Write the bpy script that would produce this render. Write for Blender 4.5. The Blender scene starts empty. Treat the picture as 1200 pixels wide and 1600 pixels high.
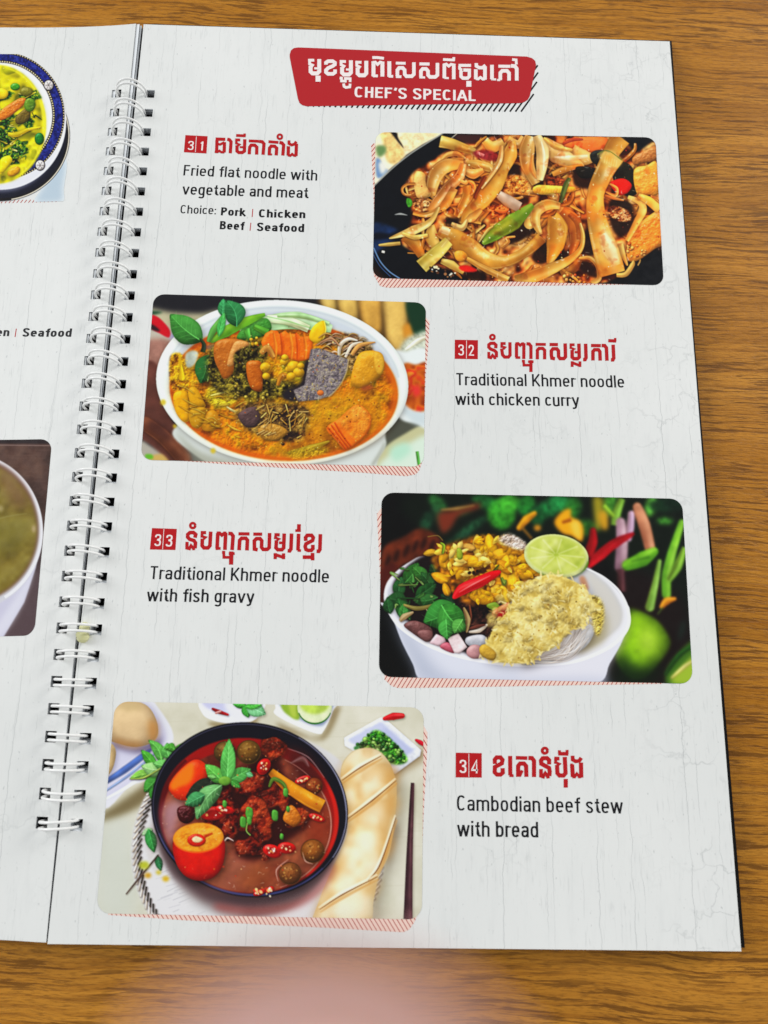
import bpy, bmesh, math
import numpy as np
from mathutils import Matrix, Vector
# ------------------------------------------------------------------ camera, light, exposure
S = bpy.context.scene
TOP = .0065                                                   # height of the open right-hand page above the table
CAM_POS = np.array([0.09463792, 0.08505318, 0.23529796+TOP])
CAM_ROT = np.array([[0.99963559, -0.02112403, -0.01680654], [0.01721616, 0.97844289, -0.20579872], [0.02079154, 0.20543438, 0.97845001]])
FPX = 1100.                                                   # focal length, photo pixels (1600 high)
cd = bpy.data.cameras.new('camera'); cam = bpy.data.objects.new('camera', cd); S.collection.objects.link(cam); S.camera = cam
cam.matrix_world = Matrix([[*CAM_ROT[i], CAM_POS[i]] for i in range(3)]+[[0, 0, 0, 1]])
cd.sensor_fit = 'VERTICAL'; cd.sensor_height = 24; cd.sensor_width = 18; cd.lens = 24*FPX/1600
cd.clip_start = .002; cd.clip_end = 50
cd.dof.use_dof = True; cd.dof.focus_distance = .256; cd.dof.aperture_fstop = 8.6; cd.dof.aperture_blades = 0
W = bpy.data.worlds.new('World'); S.world = W; W.use_nodes = True
W.node_tree.nodes['Background'].inputs[0].default_value = (.955, .985, .99, 1); W.node_tree.nodes['Background'].inputs[1].default_value = .50
def area(name, loc, target, size, power, col):
    d = bpy.data.lights.new(name, 'AREA'); d.shape = 'RECTANGLE'; d.size, d.size_y = size; d.energy = power; d.color = col
    o = bpy.data.objects.new(name, d); S.collection.objects.link(o); o.location = loc
    o.rotation_euler = (Vector(target)-Vector(loc)).to_track_quat('-Z', 'Y').to_euler(); return o
area('window_light', (2.3, 1.7, 1.35), (.1, .15, 0), (1.2, 1.0), 49, (1, .98, .95))
area('ceiling_light', (-2.2, 1.0, 1.4), (.1, .15, 0), (1.2, 1.2), 42, (.98, .99, 1))
S.view_settings.view_transform = 'Standard'; S.view_settings.look = 'None'; S.view_settings.gamma = 1; S.view_settings.exposure = 0
S.view_settings.use_curve_mapping = False
try:
    S.cycles.use_denoising = True; S.cycles.max_bounces = 8; S.cycles.sample_clamp_indirect = 4
except Exception: pass
# ------------------------------------------------------------------ print-shop: paints the printed pictures in numpy
def box1(a, r, ax):
    n = a.shape[ax]
    if r < 1: return a
    pad = [(0,0)]*a.ndim; pad[ax] = (r+1, r)
    c = np.cumsum(np.pad(a, pad, mode='edge'), axis=ax)
    hi = [slice(None)]*a.ndim; lo = [slice(None)]*a.ndim
    hi[ax] = slice(2*r+1, 2*r+1+n); lo[ax] = slice(0, n)
    return (c[tuple(hi)]-c[tuple(lo)])/(2*r+1)
def blur(a, s):
    if s < .35: return a
    if s < 1.2:
        k = min(.33, s*s/2.2)
        for ax in (0, 1):
            b = np.pad(a, [(1,1) if i == ax else (0,0) for i in range(a.ndim)], mode='edge')
            n = a.shape[ax]
            sl = lambda o: tuple(slice(o, o+n) if i == ax else slice(None) for i in range(a.ndim))
            a = a*(1-2*k)+k*(b[sl(0)]+b[sl(2)])
        return a
    w = math.sqrt(4*s*s+1); r = max(1, int(round((w-1)/2)))
    for _ in range(3):
        a = box1(box1(a, r, 0), r, 1)
    return a
def spline(p, closed, n=6):
    p = np.asarray(p, float); m = len(p)
    if m < 3: return p
    out = []
    for i in range(m if closed else m-1):
        if closed: a, b, c, d = p[(i-1) % m], p[i], p[(i+1) % m], p[(i+2) % m]
        else: a, b, c, d = p[max(i-1, 0)], p[i], p[i+1], p[min(i+2, m-1)]
        for t in np.arange(n)/n:
            out.append(.5*(2*b+(c-a)*t+(2*a-5*b+4*c-d)*t*t+(3*b-a-3*c+d)*t**3))
    if not closed: out.append(p[-1])
    return np.array(out)
def ell(cx, cy, rx, ry, rot=0, a0=0, a1=360, n=28):
    t = np.radians(np.linspace(a0, a1, n, endpoint=(a1-a0 != 360))); r = math.radians(rot)
    x, y = rx*np.cos(t), ry*np.sin(t)
    return np.c_[cx+x*math.cos(r)-y*math.sin(r), cy+x*math.sin(r)+y*math.cos(r)]
class Pic:
    def __init__(s, w, h, bg, seed=1):
        s.w, s.h = w, h; s.c = np.empty((h, w, 3)); s.c[:] = bg; s.R = np.random.default_rng(seed)
        s.L = (-.5, -.85)
    def noise(s, h, w, sc, octv=3):
        o = np.zeros((h, w)); amp = 1; tot = 0
        for k in range(octv):
            q = max(sc/2**k, 1.01)
            gh, gw = int(h/q)+3, int(w/q)+3
            g = s.R.random((gh, gw)); y = np.arange(h)/q; x = np.arange(w)/q
            yi, xi = y.astype(int), x.astype(int); fy = y-yi; fx = x-xi
            fy = (fy*fy*(3-2*fy))[:, None]; fx = (fx*fx*(3-2*fx))[None]
            o += amp*((g[yi][:, xi]*(1-fx)+g[yi][:, xi+1]*fx)*(1-fy)+(g[yi+1][:, xi]*(1-fx)+g[yi+1][:, xi+1]*fx)*fy)
            tot += amp; amp *= .55
        return o/tot
    def mask(s, pts, smooth=True, soft=.9, pad=4):
        p = spline(pts, True) if smooth else np.asarray(pts, float)
        pad = int(pad+3*soft)
        x0 = max(int(p[:, 0].min())-pad, 0); x1 = min(int(p[:, 0].max())+pad+1, s.w)
        y0 = max(int(p[:, 1].min())-pad, 0); y1 = min(int(p[:, 1].max())+pad+1, s.h)
        if x1 <= x0 or y1 <= y0: return None
        X = np.arange(x0, x1)+.5; Y = np.arange(y0, y1)+.5
        m = np.zeros((y1-y0, x1-x0), bool); n = len(p)
        for i in range(n):
            (ax, ay), (bx, by) = p[i], p[(i+1) % n]
            if ay == by: continue
            r = np.nonzero((ay > Y) != (by > Y))[0]
            if len(r): m[r] ^= X[None] < ((bx-ax)*(Y[r]-ay)/(by-ay)+ax)[:, None]
        return (slice(y0, y1), slice(x0, x1)), blur(m.astype(float), soft)
    def mix(s, sl, m, col):
        v = s.c[sl]; s.c[sl] = v+(col-v)*m[..., None]
    def fill(s, pts, col, soft=.9, smooth=True, a=1., var=0, sc=30):
        r = s.mask(pts, smooth, soft)
        if r is None: return
        sl, m = r; col = np.array(col, float)
        if var: col = col*(1+var*2*(s.noise(*m.shape, sc)-.5))[..., None]
        s.mix(sl, m*a, col)
    def grade(s, con=.25, sat=1.1, mul=(1, 1, 1), sharp=.4, glow=0):
        """the printer's curve: contrast, saturation, tint and sharpening of the whole picture"""
        c = np.clip(s.c*np.array(mul, float), 0, 255); c = c+sharp*(c-blur(c, 3)); c = np.clip(c, 0, 255)/255
        c = c+(c*c*(3-2*c)-c)*con*2; g = c.mean(2, keepdims=True); s.c = np.clip(g+(c-g)*sat, 0, 1)*255
    def shadow(s, pts, a=.5, soft=8, dx=4, dy=6, smooth=True, col=(20, 10, 6)):
        r = s.mask(np.asarray(pts, float)+(dx, dy), smooth, soft)
        if r: s.mix(r[0], r[1]*a, np.array(col, float))
    def puff(s, pts, col, r=8, k=.5, tex=0, ts=10, spec=.12, edge=.18, sh=.32, hi=(255, 250, 240), soft=.9, smooth=True, var=.12, a=1., gl=14):
        if sh: s.shadow(pts, sh, max(r*.7, 3), r*.35, r*.5, smooth)
        q = s.mask(pts, smooth, soft, pad=int(3*r)+2)
        if q is None: return
        sl, m = q
        b = blur(m, r); n = s.noise(*m.shape, ts, 3)
        H = np.sqrt(np.clip(b*2-.9, 0, 1.1)+.02)*r*1.5+(n-.5)*tex*ts*m
        gy, gx = np.gradient(H)
        nz = 1/np.sqrt(1+gx*gx+gy*gy)
        lam = (gx*-s.L[0]+gy*-s.L[1])*nz
        sh_ = 1+k*lam
        e = 1-edge*np.clip(1.5-b*1.7, 0, 1)
        c = np.array(col, float)*(sh_*e)[..., None]
        if var: c = c*(1+var*2*(s.noise(*m.shape, ts*2.2)-.5))[..., None]
        if spec:
            g = np.clip((.31*gx+.53*gy+.79)*nz, 0, 1)**gl*spec*1.5*np.clip(b*2-.9, 0, 1)
            c = c+(np.array(hi, float)-c)*np.clip(g, 0, .95)[..., None]
        s.mix(sl, m*a, np.clip(c, 0, 255))
    def ribbon(s, pts, w, col, hi=None, lo=None, hp=-.35, hs=.65, sh=.36, soft=1., var=.14, flat=False, a=1., gl=0, gs=34, cut=True):
        """a noodle, stalk or line: a spline with a width, light along one side and dark at its edges"""
        p = spline(pts, False, 8); n = len(p)
        w = np.atleast_1d(np.asarray(w, float)); w = np.interp(np.linspace(0, 1, n), np.linspace(0, 1, len(w)), w)/2
        pad = int(w.max()+8)
        x0 = max(int(p[:, 0].min())-pad, 0); x1 = min(int(p[:, 0].max())+pad, s.w)
        y0 = max(int(p[:, 1].min())-pad, 0); y1 = min(int(p[:, 1].max())+pad, s.h)
        if x1 <= x0 or y1 <= y0: return
        X, Y = np.meshgrid(np.arange(x0, x1)+.5, np.arange(y0, y1)+.5)
        best = np.full(X.shape, 1e9); U = np.zeros(X.shape); W = np.ones(X.shape); T = np.zeros(X.shape); ln = 0; E = np.zeros(X.shape)
        for i in range(n-1):
            a0, b0 = p[i], p[i+1]; d = b0-a0; L2 = d@d
            if L2 < 1e-9: continue
            L = math.sqrt(L2)
            t0 = ((X-a0[0])*d[0]+(Y-a0[1])*d[1])/L2; t = np.clip(t0, 0, 1)
            dx = X-a0[0]-t*d[0]; dy = Y-a0[1]-t*d[1]; D = np.hypot(dx, dy); ww = w[i]+(w[i+1]-w[i])*t
            k = D-ww < best
            best[k] = (D-ww)[k]; U[k] = (np.sign(d[0]*dy-d[1]*dx)*D)[k]; W[k] = ww[k]; T[k] = (ln+t*L)[k]; ln += L
            E[k] = 0
            if cut and i == 0 and w[0] > 4: k2 = k & (t0 < 0); E[k2] = (-t0*L)[k2]
            if cut and i == n-2 and w[-1] > 4: k2 = k & (t0 > 1); E[k2] = ((t0-1)*L)[k2]
        m = np.clip(.5-best/soft/1.6, 0, 1)*np.clip(1.2-E/2, 0, 1); sl = (slice(y0, y1), slice(x0, x1))
        if sh:
            k = blur(np.clip(.5-(best-1)/3, 0, 1)*np.clip(1.5-E/3, 0, 1), max(2.5, w.max()*.25)); k = np.roll(np.roll(k, int(2+w.max()*.15), 0), 2, 1)
            s.mix(sl, k*sh, np.array((30, 12, 6.)))
        u = np.clip(U/np.maximum(W, .5), -1, 1); col = np.array(col, float)
        if flat: c = np.broadcast_to(col, X.shape+(3,))
        else:
            lo = col*(.62, .52, .42) if lo is None else np.array(lo, float); hi = np.minimum(col*(1.2, 1.22, 1.25)+(22, 22, 14), 255) if hi is None else np.array(hi, float)
            def walk(q): 
                N = int((ln+60)/q)+3; v = blur(s.R.random((N, 1)), 1.3)[:, 0]; return np.interp(T, np.arange(N)*q, v)
            tw = (walk(22)-.5)*2.4; n2 = walk(12); nz = s.noise(*X.shape, gs, 2)
            f = np.clip(.5+.5*(u*.8+tw), 0, 1); f = f*f*(3-2*f)
            c = col*1.08+(lo*.9+col*.1-col*1.08)*(f*.75)[..., None]
            c = c+(lo-c)*(np.clip(np.abs(u), 0, 1)**7*.45)[..., None]
            rim = np.exp(-((np.abs(u)-.82)/.09)**2)*np.clip(n2*2-.6, 0, 1)*.45
            g = np.exp(-((u-hp-tw*.35)/.34)**2)*np.clip(hs*(1.7*(n2-.2)), 0, 1)
            c = c+(hi-c)*np.maximum(g, rim)[..., None]
            c = c*(1+var*2*(nz-.5))[..., None]
            if gl:
                q = np.clip((s.noise(*X.shape, 9, 2)*.6+n2*.5+.25*np.exp(-((u-hp)/.4)**2)-.86)*5, 0, 1)*gl
                c = c+(np.array((255, 250, 240.))-c)*q[..., None]
        s.mix(sl, m*a, np.clip(c, 0, 255))
    def mince(s, pts, pal, sc=10, contrast=1.4, soft=1.5, a=1., smooth=True, emboss=.5, octv=4):
        """stew, sauce or mince: a palette stirred by noise"""
        r = s.mask(pts, smooth, soft)
        if r is None: return
        sl, m = r; n = s.noise(*m.shape, sc, octv); n2 = s.noise(*m.shape, sc*2.7, 2)
        v = np.clip((n*.65+n2*.35-.5)*contrast*2+.5, 0, .999)*(len(pal)-1); i = v.astype(int); f = (v-i)[..., None]; P = np.array(pal, float)
        c = P[i]*(1-f)+P[np.minimum(i+1, len(pal)-1)]*f
        gy, gx = np.gradient(n*sc); c = c*(1+emboss*np.clip(-(gx*s.L[0]+gy*s.L[1])*-1, -1, 1)*-1)[..., None]
        s.mix(sl, m*a, np.clip(c, 0, 255))
    def glaze(s, pts, col, sc, a=.5, th=.5, soft=6):
        """sauce lying in patches: multiplies towards a colour"""
        r = s.mask(pts, True, soft)
        if r is None: return
        sl, m = r; n = np.clip((s.noise(*m.shape, sc, 3)-th+.12)*6, 0, 1)*m*a; v = s.c[sl]
        s.c[sl] = v*(1-n[..., None])+v*(np.array(col, float)/255*1.35)*n[..., None]
    def dots(s, pts, n, r, pal, asp=.6, soft=.7, a=1., rot=None, pf=False, smooth=True):
        p = np.asarray(pts, float); k = s.mask(pts, smooth, .5)
        if k is None: return
        sl, m = k; ys, xs = np.nonzero(m > .6)
        if not len(ys): return
        for _ in range(n):
            i = s.R.integers(len(ys)); x = xs[i]+sl[1].start; y = ys[i]+sl[0].start
            q = s.R.uniform(*r); c = np.array(pal[s.R.integers(len(pal))], float)*s.R.uniform(.88, 1.1)
            e = ell(x, y, q, q*s.R.uniform(asp, 1), s.R.uniform(0, 180) if rot is None else rot+s.R.normal(0, 14), n=9)
            if pf: s.puff(e, np.clip(c, 0, 255), max(q*.45, 1.2), .6, .2, 5, .5, .4, .4, soft=soft, a=a)
            else: s.fill(e, np.clip(c, 0, 255), soft, False, a)
    def glint(s, pts, n, l=(4, 12), w=(1, 2.5), a=.7, col=(255, 248, 235), ang=None):
        k = s.mask(pts, True, .5)
        if k is None: return
        sl, m = k; ys, xs = np.nonzero(m > .6)
        for _ in range(n):
            i = s.R.integers(len(ys)); x = xs[i]+sl[1].start; y = ys[i]+sl[0].start; L = s.R.uniform(*l)
            t = s.R.uniform(0, 3.14) if ang is None else math.radians(ang+s.R.normal(0, 18)); dx, dy = L*math.cos(t)/2, L*math.sin(t)/2
            b = s.R.normal(0, L*.15, 2)
            s.ribbon([(x-dx, y-dy), (x+b[0], y+b[1]), (x+dx, y+dy)], [.6, s.R.uniform(*w), .6], col, flat=True, sh=0, a=a*s.R.uniform(.5, 1), soft=1.2)
    def soften(s, pts, r, soft=6, smooth=True):
        k = s.mask(pts, smooth, soft)
        if k: s.mix(k[0], k[1], blur(s.c[k[0]], r))
    def leaf(s, a, b, w, col, vein=None, bend=0, hi=None, sh=.4, n=4):
        """a leaf from stalk a to tip b with a midrib and side veins"""
        a, b = np.array(a, float), np.array(b, float); d = b-a; L = math.hypot(*d); t = d/L; nrm = np.array((-t[1], t[0])); col = np.array(col, float)
        mid = lambda f: a+d*f+nrm*bend*4*f*(1-f)
        prof = [(0, .06), (.12, .55), (.3, .95), (.5, 1), (.7, .8), (.88, .38), (1, 0)]
        p = [mid(f)+nrm*w/2*k for f, k in prof]+[mid(f)-nrm*w/2*k for f, k in prof[-2::-1]]
        s.puff(p, col, max(w*.16, 2), .45, .12, 9, .0, .25, sh, var=.2)
        half = [mid(f)+nrm*w/2*k*.96 for f, k in prof]+[mid(f) for f in (.85, .6, .3, 0)]
        s.fill(half, np.minimum(col*1.3+12, 255), 2, True, .45)
        vein = np.minimum(col*1.5+25, 255) if vein is None else vein
        s.ribbon([mid(f) for f in (0, .3, .6, .95)], [max(w*.05, 1.2), 1], vein, flat=True, sh=0, a=.8)
        for i in range(n):
            f = .15+.62*i/max(n-1, 1); k = np.interp(f, [q[0] for q in prof], [q[1] for q in prof])
            for sg in (1, -1):
                s.ribbon([mid(f), mid(f+.1)+nrm*sg*w*.22*k, mid(f+.17)+nrm*sg*w*.42*k], [1.4, .8], vein, flat=True, sh=0, a=.5)
# ------------------------------------------------------------------ a condensed grotesque drawn with the pen: strokes in cap-height units
def arc(cx, cy, rx, ry, a0, a1, n=14, p=.74):
    t = np.radians(np.linspace(a0, a1, n)); c, s = np.cos(t), np.sin(t)
    return [(cx+rx*math.copysign(abs(a)**p, a), cy+ry*math.copysign(abs(b)**p, b)) for a, b in zip(c, s)]
XH = .73
def glyphs(w):
    """w: pen width. Each glyph: (advance, strokes)"""
    h = w/2; X = XH-h; B = h; cap = 1-h; m = X/2+h/2; ry = (X-h)/2; n = .37+w*.6          # n: right stem of n, o
    L = h; R = n-h; cx = n/2; rx = (n-w)/2; sb = .055
    bowl = lambda a0, a1: arc(cx, m, rx, ry, a0, a1, 20)
    arch = lambda l, r: [(r, 0)]+arc((l+r)/2, X-.19, (r-l)/2, .19, 0, 175, 12)
    G = {}
    def g(c, adv, *st): G[c] = (adv+2*sb, [[(x+sb, y) for x, y in q] for q in st])
    g('o', n, bowl(0, 360)); g('c', n-.03, bowl(38, 322)); g('e', n, [(L, m+.01), (R, m+.01)]+arc(cx, m, rx, ry, 4, 318, 20))
    g('d', n, bowl(0, 360), [(R, 0), (R, 1)]); g('b', n, bowl(0, 360), [(L, 0), (L, 1)])
    g('a', n-.02, [(R-.02, 0), (R-.02, X-.2)]+arc((L+R)/2-.01, X-.17, (R-L)/2-.01, .17, 0, 165, 12), [(R-.02, m+.03), (L+.14, m+.01)]+arc(L+.13, .23, .13, .23-h, 95, 270, 10)+[(R-.1, B+.03), (R-.02, .2)])
    g('g', n, arc(cx, m, rx, ry, 0, 360, 20), [(R, XH), (R, -.05)]+arc(cx, -.06, rx, .19, 0, -150, 10))
    g('n', n, [(L, 0), (L, XH)], arch(L, R)); g('h', n, [(L, 0), (L, 1)], arch(L, R)); g('u', n, [(R, 0), (R, XH)], [(L, XH)]+arc((L+R)/2, .19+h*.3, (R-L)/2, .19, 180, 355, 12))
    k = .27+w*.35; g('m', 2*k+w, [(L, 0), (L, XH)], arch(L, L+k), arch(L+k, L+2*k))
    g('r', .20+w*.5, [(L, 0), (L, XH)], [(L, X-.2)]+arc(L+.16, X-.16, .16, .16, 170, 80, 8)+[(.20+w*.5, X+.01)])
    g('i', w, [(L, 0), (L, XH)], [(L, .86), (L, 1)]); g('l', w, [(L, 0), (L, 1)])
    g('f', .25+w*.3, [(.1+h, 0), (.1+h, .8)]+arc(.1+h+.13, .8, .13, cap-.8, 180, 80, 8)+[(.25+w*.3, cap)], [(0, X), (.30+w*.2, X)])
    g('t', .24+w*.3, [(.1+h, .93), (.1+h, .16)]+arc(.1+h+.12, .17, .12, .17-h, 180, 285, 8), [(0, X), (.24+w*.2, X)])
    g('k', n+.01, [(L, 0), (L, 1)], [(R, XH), (L+.02, .27)], [(L+.11, .40), (n+.01, 0)])
    s = lambda H, W, q: spline([(W-h, H*.78), (W*.72, H-h*1.02), (W*.3, H-h*1.05), (h, H*.76), (W*.34, H*.56), (W*.72, H*.42), (W-h, H*.24), (W*.68, h*1.02), (W*.28, h*1.02), (h*.9, H*.23)], False, 5)
    g('s', n-.03, [tuple(q) for q in s(XH, n-.03, 0)]); g('S', n+.05, [tuple(q) for q in s(1, n+.05, 0)])
    g('v', n, [(.03, XH), (cx, 0)], [(n-.03, XH), (cx, 0)]); ww = n+.24; g('w', ww, [(.03, XH), (ww*.27, 0)], [(ww*.5, XH), (ww*.27, 0)], [(ww*.5, XH), (ww*.73, 0)], [(ww-.03, XH), (ww*.73, 0)])
    g('y', n, [(.03, XH), (cx+.01, .06)], [(n-.03, XH), (cx, -.12), (cx-.08, -.24+h), (.02, -.24+h)])
    g('F', n-.02, [(L, 0), (L, 1)], [(L, cap), (n-.02, cap)], [(L, .52), (n-.07, .52)]); g('E', n, [(L, 0), (L, 1)], [(L, cap), (n, cap)], [(L, .52), (n-.04, .52)], [(L, h), (n, h)])
    g('L', n-.04, [(L, 0), (L, 1)], [(L, h), (n-.04, h)]); g('I', w, [(L, 0), (L, 1)]); g('T', n+.02, [(cx+.01, 0), (cx+.01, 1)], [(0, cap), (n+.02, cap)]); g('H', n+.04, [(L, 0), (L, 1)], [(n+.04-h, 0), (n+.04-h, 1)], [(L, .52), (n+.04-h, .52)])
    g('K', n+.07, [(L, 0), (L, 1)], [(n+.03, 1), (L+.02, .36)], [(L+.12, .53), (n+.07-h*.4, 0)]); g('C', n+.05, arc(cx+.025, .5, rx+.03, .5-h, 42, 318, 22))
    g('P', n+.03, [(L, 0), (L, 1)], [(L, cap), (cx, cap)]+arc(cx, .72, rx+.03, cap-.72, 85, -85, 10)+[(cx, .44), (L, .44)])
    g('B', n+.05, [(L, 0), (L, 1)], [(L, cap), (cx, cap)]+arc(cx, .755, rx+.02, cap-.755, 85, -85, 8)+[(cx, .53), (L, .53)], [(cx, .53)]+arc(cx, .29, rx+.05, .29-h, 80, -85, 10)+[(cx, h), (L, h)])
    g('A', n+.1, [(.03, 0), ((n+.1)/2, 1)], [(n+.07, 0), ((n+.1)/2, 1)], [(.12, .3), (n-.02, .3)]); g("'", w, [(L+.05, 1), (L-.02, .74)]); g(':', w, [(L, 0), (L, w*1.15)], [(L, .52), (L, .52+w*1.15)])
    g('3', n+.02, [(h, .74)]+arc(cx, .75, rx+.01, cap-.75, 160, -80, 12)+[(cx-.05, .53)], [(cx-.05, .53)]+arc(cx, .28, rx+.02, .28-h, 80, -165, 14)); g('1', .2, [(.2-h, 0), (.2-h, 1)], [(0, .78), (.08, .82), (.2-h, .97)])
    g('2', n+.02, [(h, .70)]+arc(cx, .72, rx+.01, cap-.72, 170, -20, 12)+[(cx+.03, .38), (h*1.2, h), (n+.02, h)]); g('4', n+.06, [(n-.04, 0), (n-.04, 1), (.03, .28), (.03, .24), (n+.06, .24)])
    return G
def noodles():
    P = Pic(1200, 675, (17, 20, 30), 11)
    # cloth and spring rolls beyond the black plate
    P.fill([(30,30),(330,30),(295,55),(225,90),(165,130),(100,185),(45,245),(30,245)], (247,241,225), 3, False, var=.1)
    P.fill([(62,44),(108,40),(130,80),(156,110),(150,140),(115,168),(85,150),(75,100)], (226,196,142), 4, var=.25, sc=18)
    P.fill([(46,95),(80,95),(84,120),(60,140),(46,125)], (104,140,100), 5)
    P.fill([(44,145),(62,150),(75,180),(92,190),(60,222),(44,210)], (110,145,205), 4); P.fill([(55,165),(75,160),(85,185),(66,205)], (222,230,242), 5)
    P.fill([(100,40),(124,42),(134,65),(155,106),(130,80),(115,60)], (28,26,30), 2)
    P.fill([(137,48),(285,45),(240,76),(165,120),(152,95)], (243,226,192), 3, var=.2, sc=12)
    P.glint([(140,50),(270,48),(200,95),(160,110)], 16, (8,20), (2,5), .4, (245,240,225), -25)
    rim = [(30,258),(105,186),(170,133),(225,96),(300,50),(330,30)]
    P.fill(rim+[(1200,30),(1200,675),(30,675)], (17,20,30), 1.2, False, var=.1)
    P.ribbon(rim, 5, (160,168,178), flat=True, sh=0, a=.8)
    P.fill([(360,48),(476,50),(468,96),(400,98),(342,66)], (66,38,42), 5, False)
    P.ribbon([(338,66),(362,46)], 4, (190,190,190), flat=True, sh=0, a=.8); P.ribbon([(538,50),(572,72)], 4, (190,190,190), flat=True, sh=0, a=.8)
    # blue rim of the plate at lower left
    P.fill([(32,400),(95,408),(130,425),(95,445),(120,465),(60,500),(32,520)], (28,52,98), 5, var=.3)
    P.fill([(40,435),(100,440),(115,452),(40,462)], (14,20,40), 4)
    P.ribbon([(36,495),(60,545),(95,585),(135,612)], 5, (96,130,186), flat=True, sh=0); P.ribbon([(34,520),(60,565),(100,605)], 3, (60,90,150), flat=True, sh=0)
    P.fill([(30,560),(70,600),(90,625),(30,625)], (44,28,26), 5)
    P.ribbon([(118,364),(140,361),(166,366)], [2,8,2], (150,158,172), flat=True, sh=0, soft=2); P.ribbon([(68,508),(77,510)], 9, (220,222,228), flat=True, sh=0)
    food = [(150,270),(190,200),(250,160),(320,115),(345,95),(420,85),(520,55),(700,52),(900,60),(1000,62),(1060,120),(1150,100),(1165,470),(1130,500),(1040,540),(1000,590),(920,632),(640,640),(450,625),(350,585),(270,560),(230,530),(140,470),(180,390),(180,320)]
    P.mince(food, [(60,24,14),(110,52,24),(181,106,54),(215,144,78),(236,183,120)], 34, 1.6, 4, emboss=.35, octv=2)
    R = P.R; pal = [(236,189,117),(220,162,87),(245,204,137),(196,127,69),(228,172,102),(209,144,82)]
    ys = [(160+R.random()*950, 90+R.random()*520) for _ in range(170)]
    k = P.mask(food)
    pal = [(206,148,72),(186,122,54),(166,102,44),(216,166,92),(196,136,66),(224,182,116)]
    for x, y in ys:
        if k[1][min(max(int(y)-k[0][0].start, 0), k[1].shape[0]-1), min(max(int(x)-k[0][1].start, 0), k[1].shape[1]-1)] < .9: continue
        t = R.uniform(0, 6.28); p = [np.array((x, y))]; bend = R.normal(0, .35); c = pal[R.integers(6)]; w = R.uniform(7, 17)
        for j in range(R.integers(3, 7)): p.append(p[-1]+R.uniform(22, 34)*np.array((math.cos(t), math.sin(t)*.8))); t += bend+R.normal(0, .25)
        p = [v for v in p if 150 < v[0] < 1150 and 60 < v[1] < 625 and not (v[0] < 330 and v[1] < 330-.95*v[0]+40) and not (v[0] < 260 and v[1] > 520)]
        if len(p) > 2: P.ribbon(p, [w*.6, w, w*R.uniform(.7, 1.3), w*.6], c, sh=.5, gl=.55, a=.93)
    for q in ([(380,203),(420,200),(452,215),(440,235),(400,222)], [(552,172),(600,165),(612,215),(570,220),(548,200)], [(565,425),(640,400),(665,430),(600,470),(560,478)], [(690,480),(720,470),(735,520),(690,560),(650,530)], [(835,545),(880,548),(905,580),(905,612),(850,590)], [(860,440),(890,440),(895,520),(858,515)], [(750,500),(800,515),(770,560),(745,550)], [(400,575),(470,590),(465,622),(390,612)], [(960,305),(1040,320),(1050,400),(1000,455),(960,400)], [(1000,540),(1030,545),(1025,585)], [(320,375),(370,380),(360,405),(315,400)], [(820,180),(900,200),(890,260),(820,250)]):
        P.fill(q, (34,17,14), 4, a=.92)
    # pale mince and crumbs
    P.mince([(980,330),(1030,350),(1040,385),(1000,390),(960,370),(950,340)], [(80,30,22),(160,90,50),(235,179,131)], 8, 1.6, 2)
    P.mince([(190,310),(240,300),(255,325),(230,350),(195,345)], [(90,50,25),(198,141,87),(253,211,164)], 8, 1.6, 2)
    P.mince([(545,220),(600,210),(645,240),(640,280),(560,275)], [(130,60,20),(225,141,65),(253,184,109)], 11, 1.4, 3)
    P.mince([(700,210),(760,215),(790,245),(720,250)], [(70,24,16),(140,60,28),(180,90,50)], 9, 1.4, 3)
    P.mince([(480,330),(560,330),(560,360),(500,370)], [(120,50,20),(220,125,65),(255,200,142)], 9, 1.4, 3)
    # carrot and top row
    P.puff([(775,92),(800,66),(940,62),(944,110),(880,126),(822,112)], (243,123,58), 12, .3, .1, 14, .2, sh=.3)
    P.ribbon([(775,88),(810,72),(850,70)], [10,16,8], (140,50,48), sh=0, a=.7)
    P.ribbon([(1000,64),(975,100),(955,135)], [80,70,60], (207,153,73), (243,200,120))
    P.ribbon([(296,78),(340,88),(390,105),(430,118)], [48,44,36,24], (205,177,95), (245,230,164), (120,80,34), gl=.2)
    P.ribbon([(470,75),(500,100),(540,78)], [30,46,34], (226,185,109), (255,255,230), gl=.6)
    P.fill([(425,118),(480,112),(520,128),(518,152),(470,150),(435,138)], (146,48,58), 3, var=.25, sc=10); P.ribbon([(440,122),(465,133)], 12, (196,110,120), sh=0)
    P.ribbon([(560,70),(600,90),(620,60)], [30,34,20], (234,189,115), (255,251,219), gl=.4)
    # left mass of flat noodles
    P.ribbon([(302,150),(325,130),(360,126),(392,146)], [14,20,20,12], (215,166,98), gl=.3); P.ribbon([(300,165),(345,150),(385,150)], 16, (198,142,76))
    P.ribbon([(385,168),(320,172),(280,205),(262,262),(268,290)], [30,56,60,44,20], (224,170,95), (255,248,208), gl=.45)
    P.ribbon([(400,160),(440,168),(485,180),(490,190)], [20,38,34,10], (226,177,95), (255,241,175), gl=.4)
    P.ribbon([(395,195),(425,205),(462,190)], [26,40,18], (228,179,111), (255,251,208), gl=.4)
    P.ribbon([(386,165),(370,215),(330,255),(285,310),(255,350)], [24,40,44,40,24], (203,140,76), (255,240,230), gl=.9)
    P.ribbon([(350,262),(318,320),(290,345),(240,365),(190,358)], [30,36,24,20,14], (215,162,87), (255,232,175), gl=.4)
    P.ribbon([(398,252),(402,290),(382,335),(362,372)], [30,44,40,16], (206,148,66), (246,216,150), gl=.5)
    P.ribbon([(400,235),(420,240),(428,262),(415,285)], [10,16,16,10], (226,153,89), gl=.4); P.ribbon([(375,232),(395,240),(400,232)], 14, (234,168,109))
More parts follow.
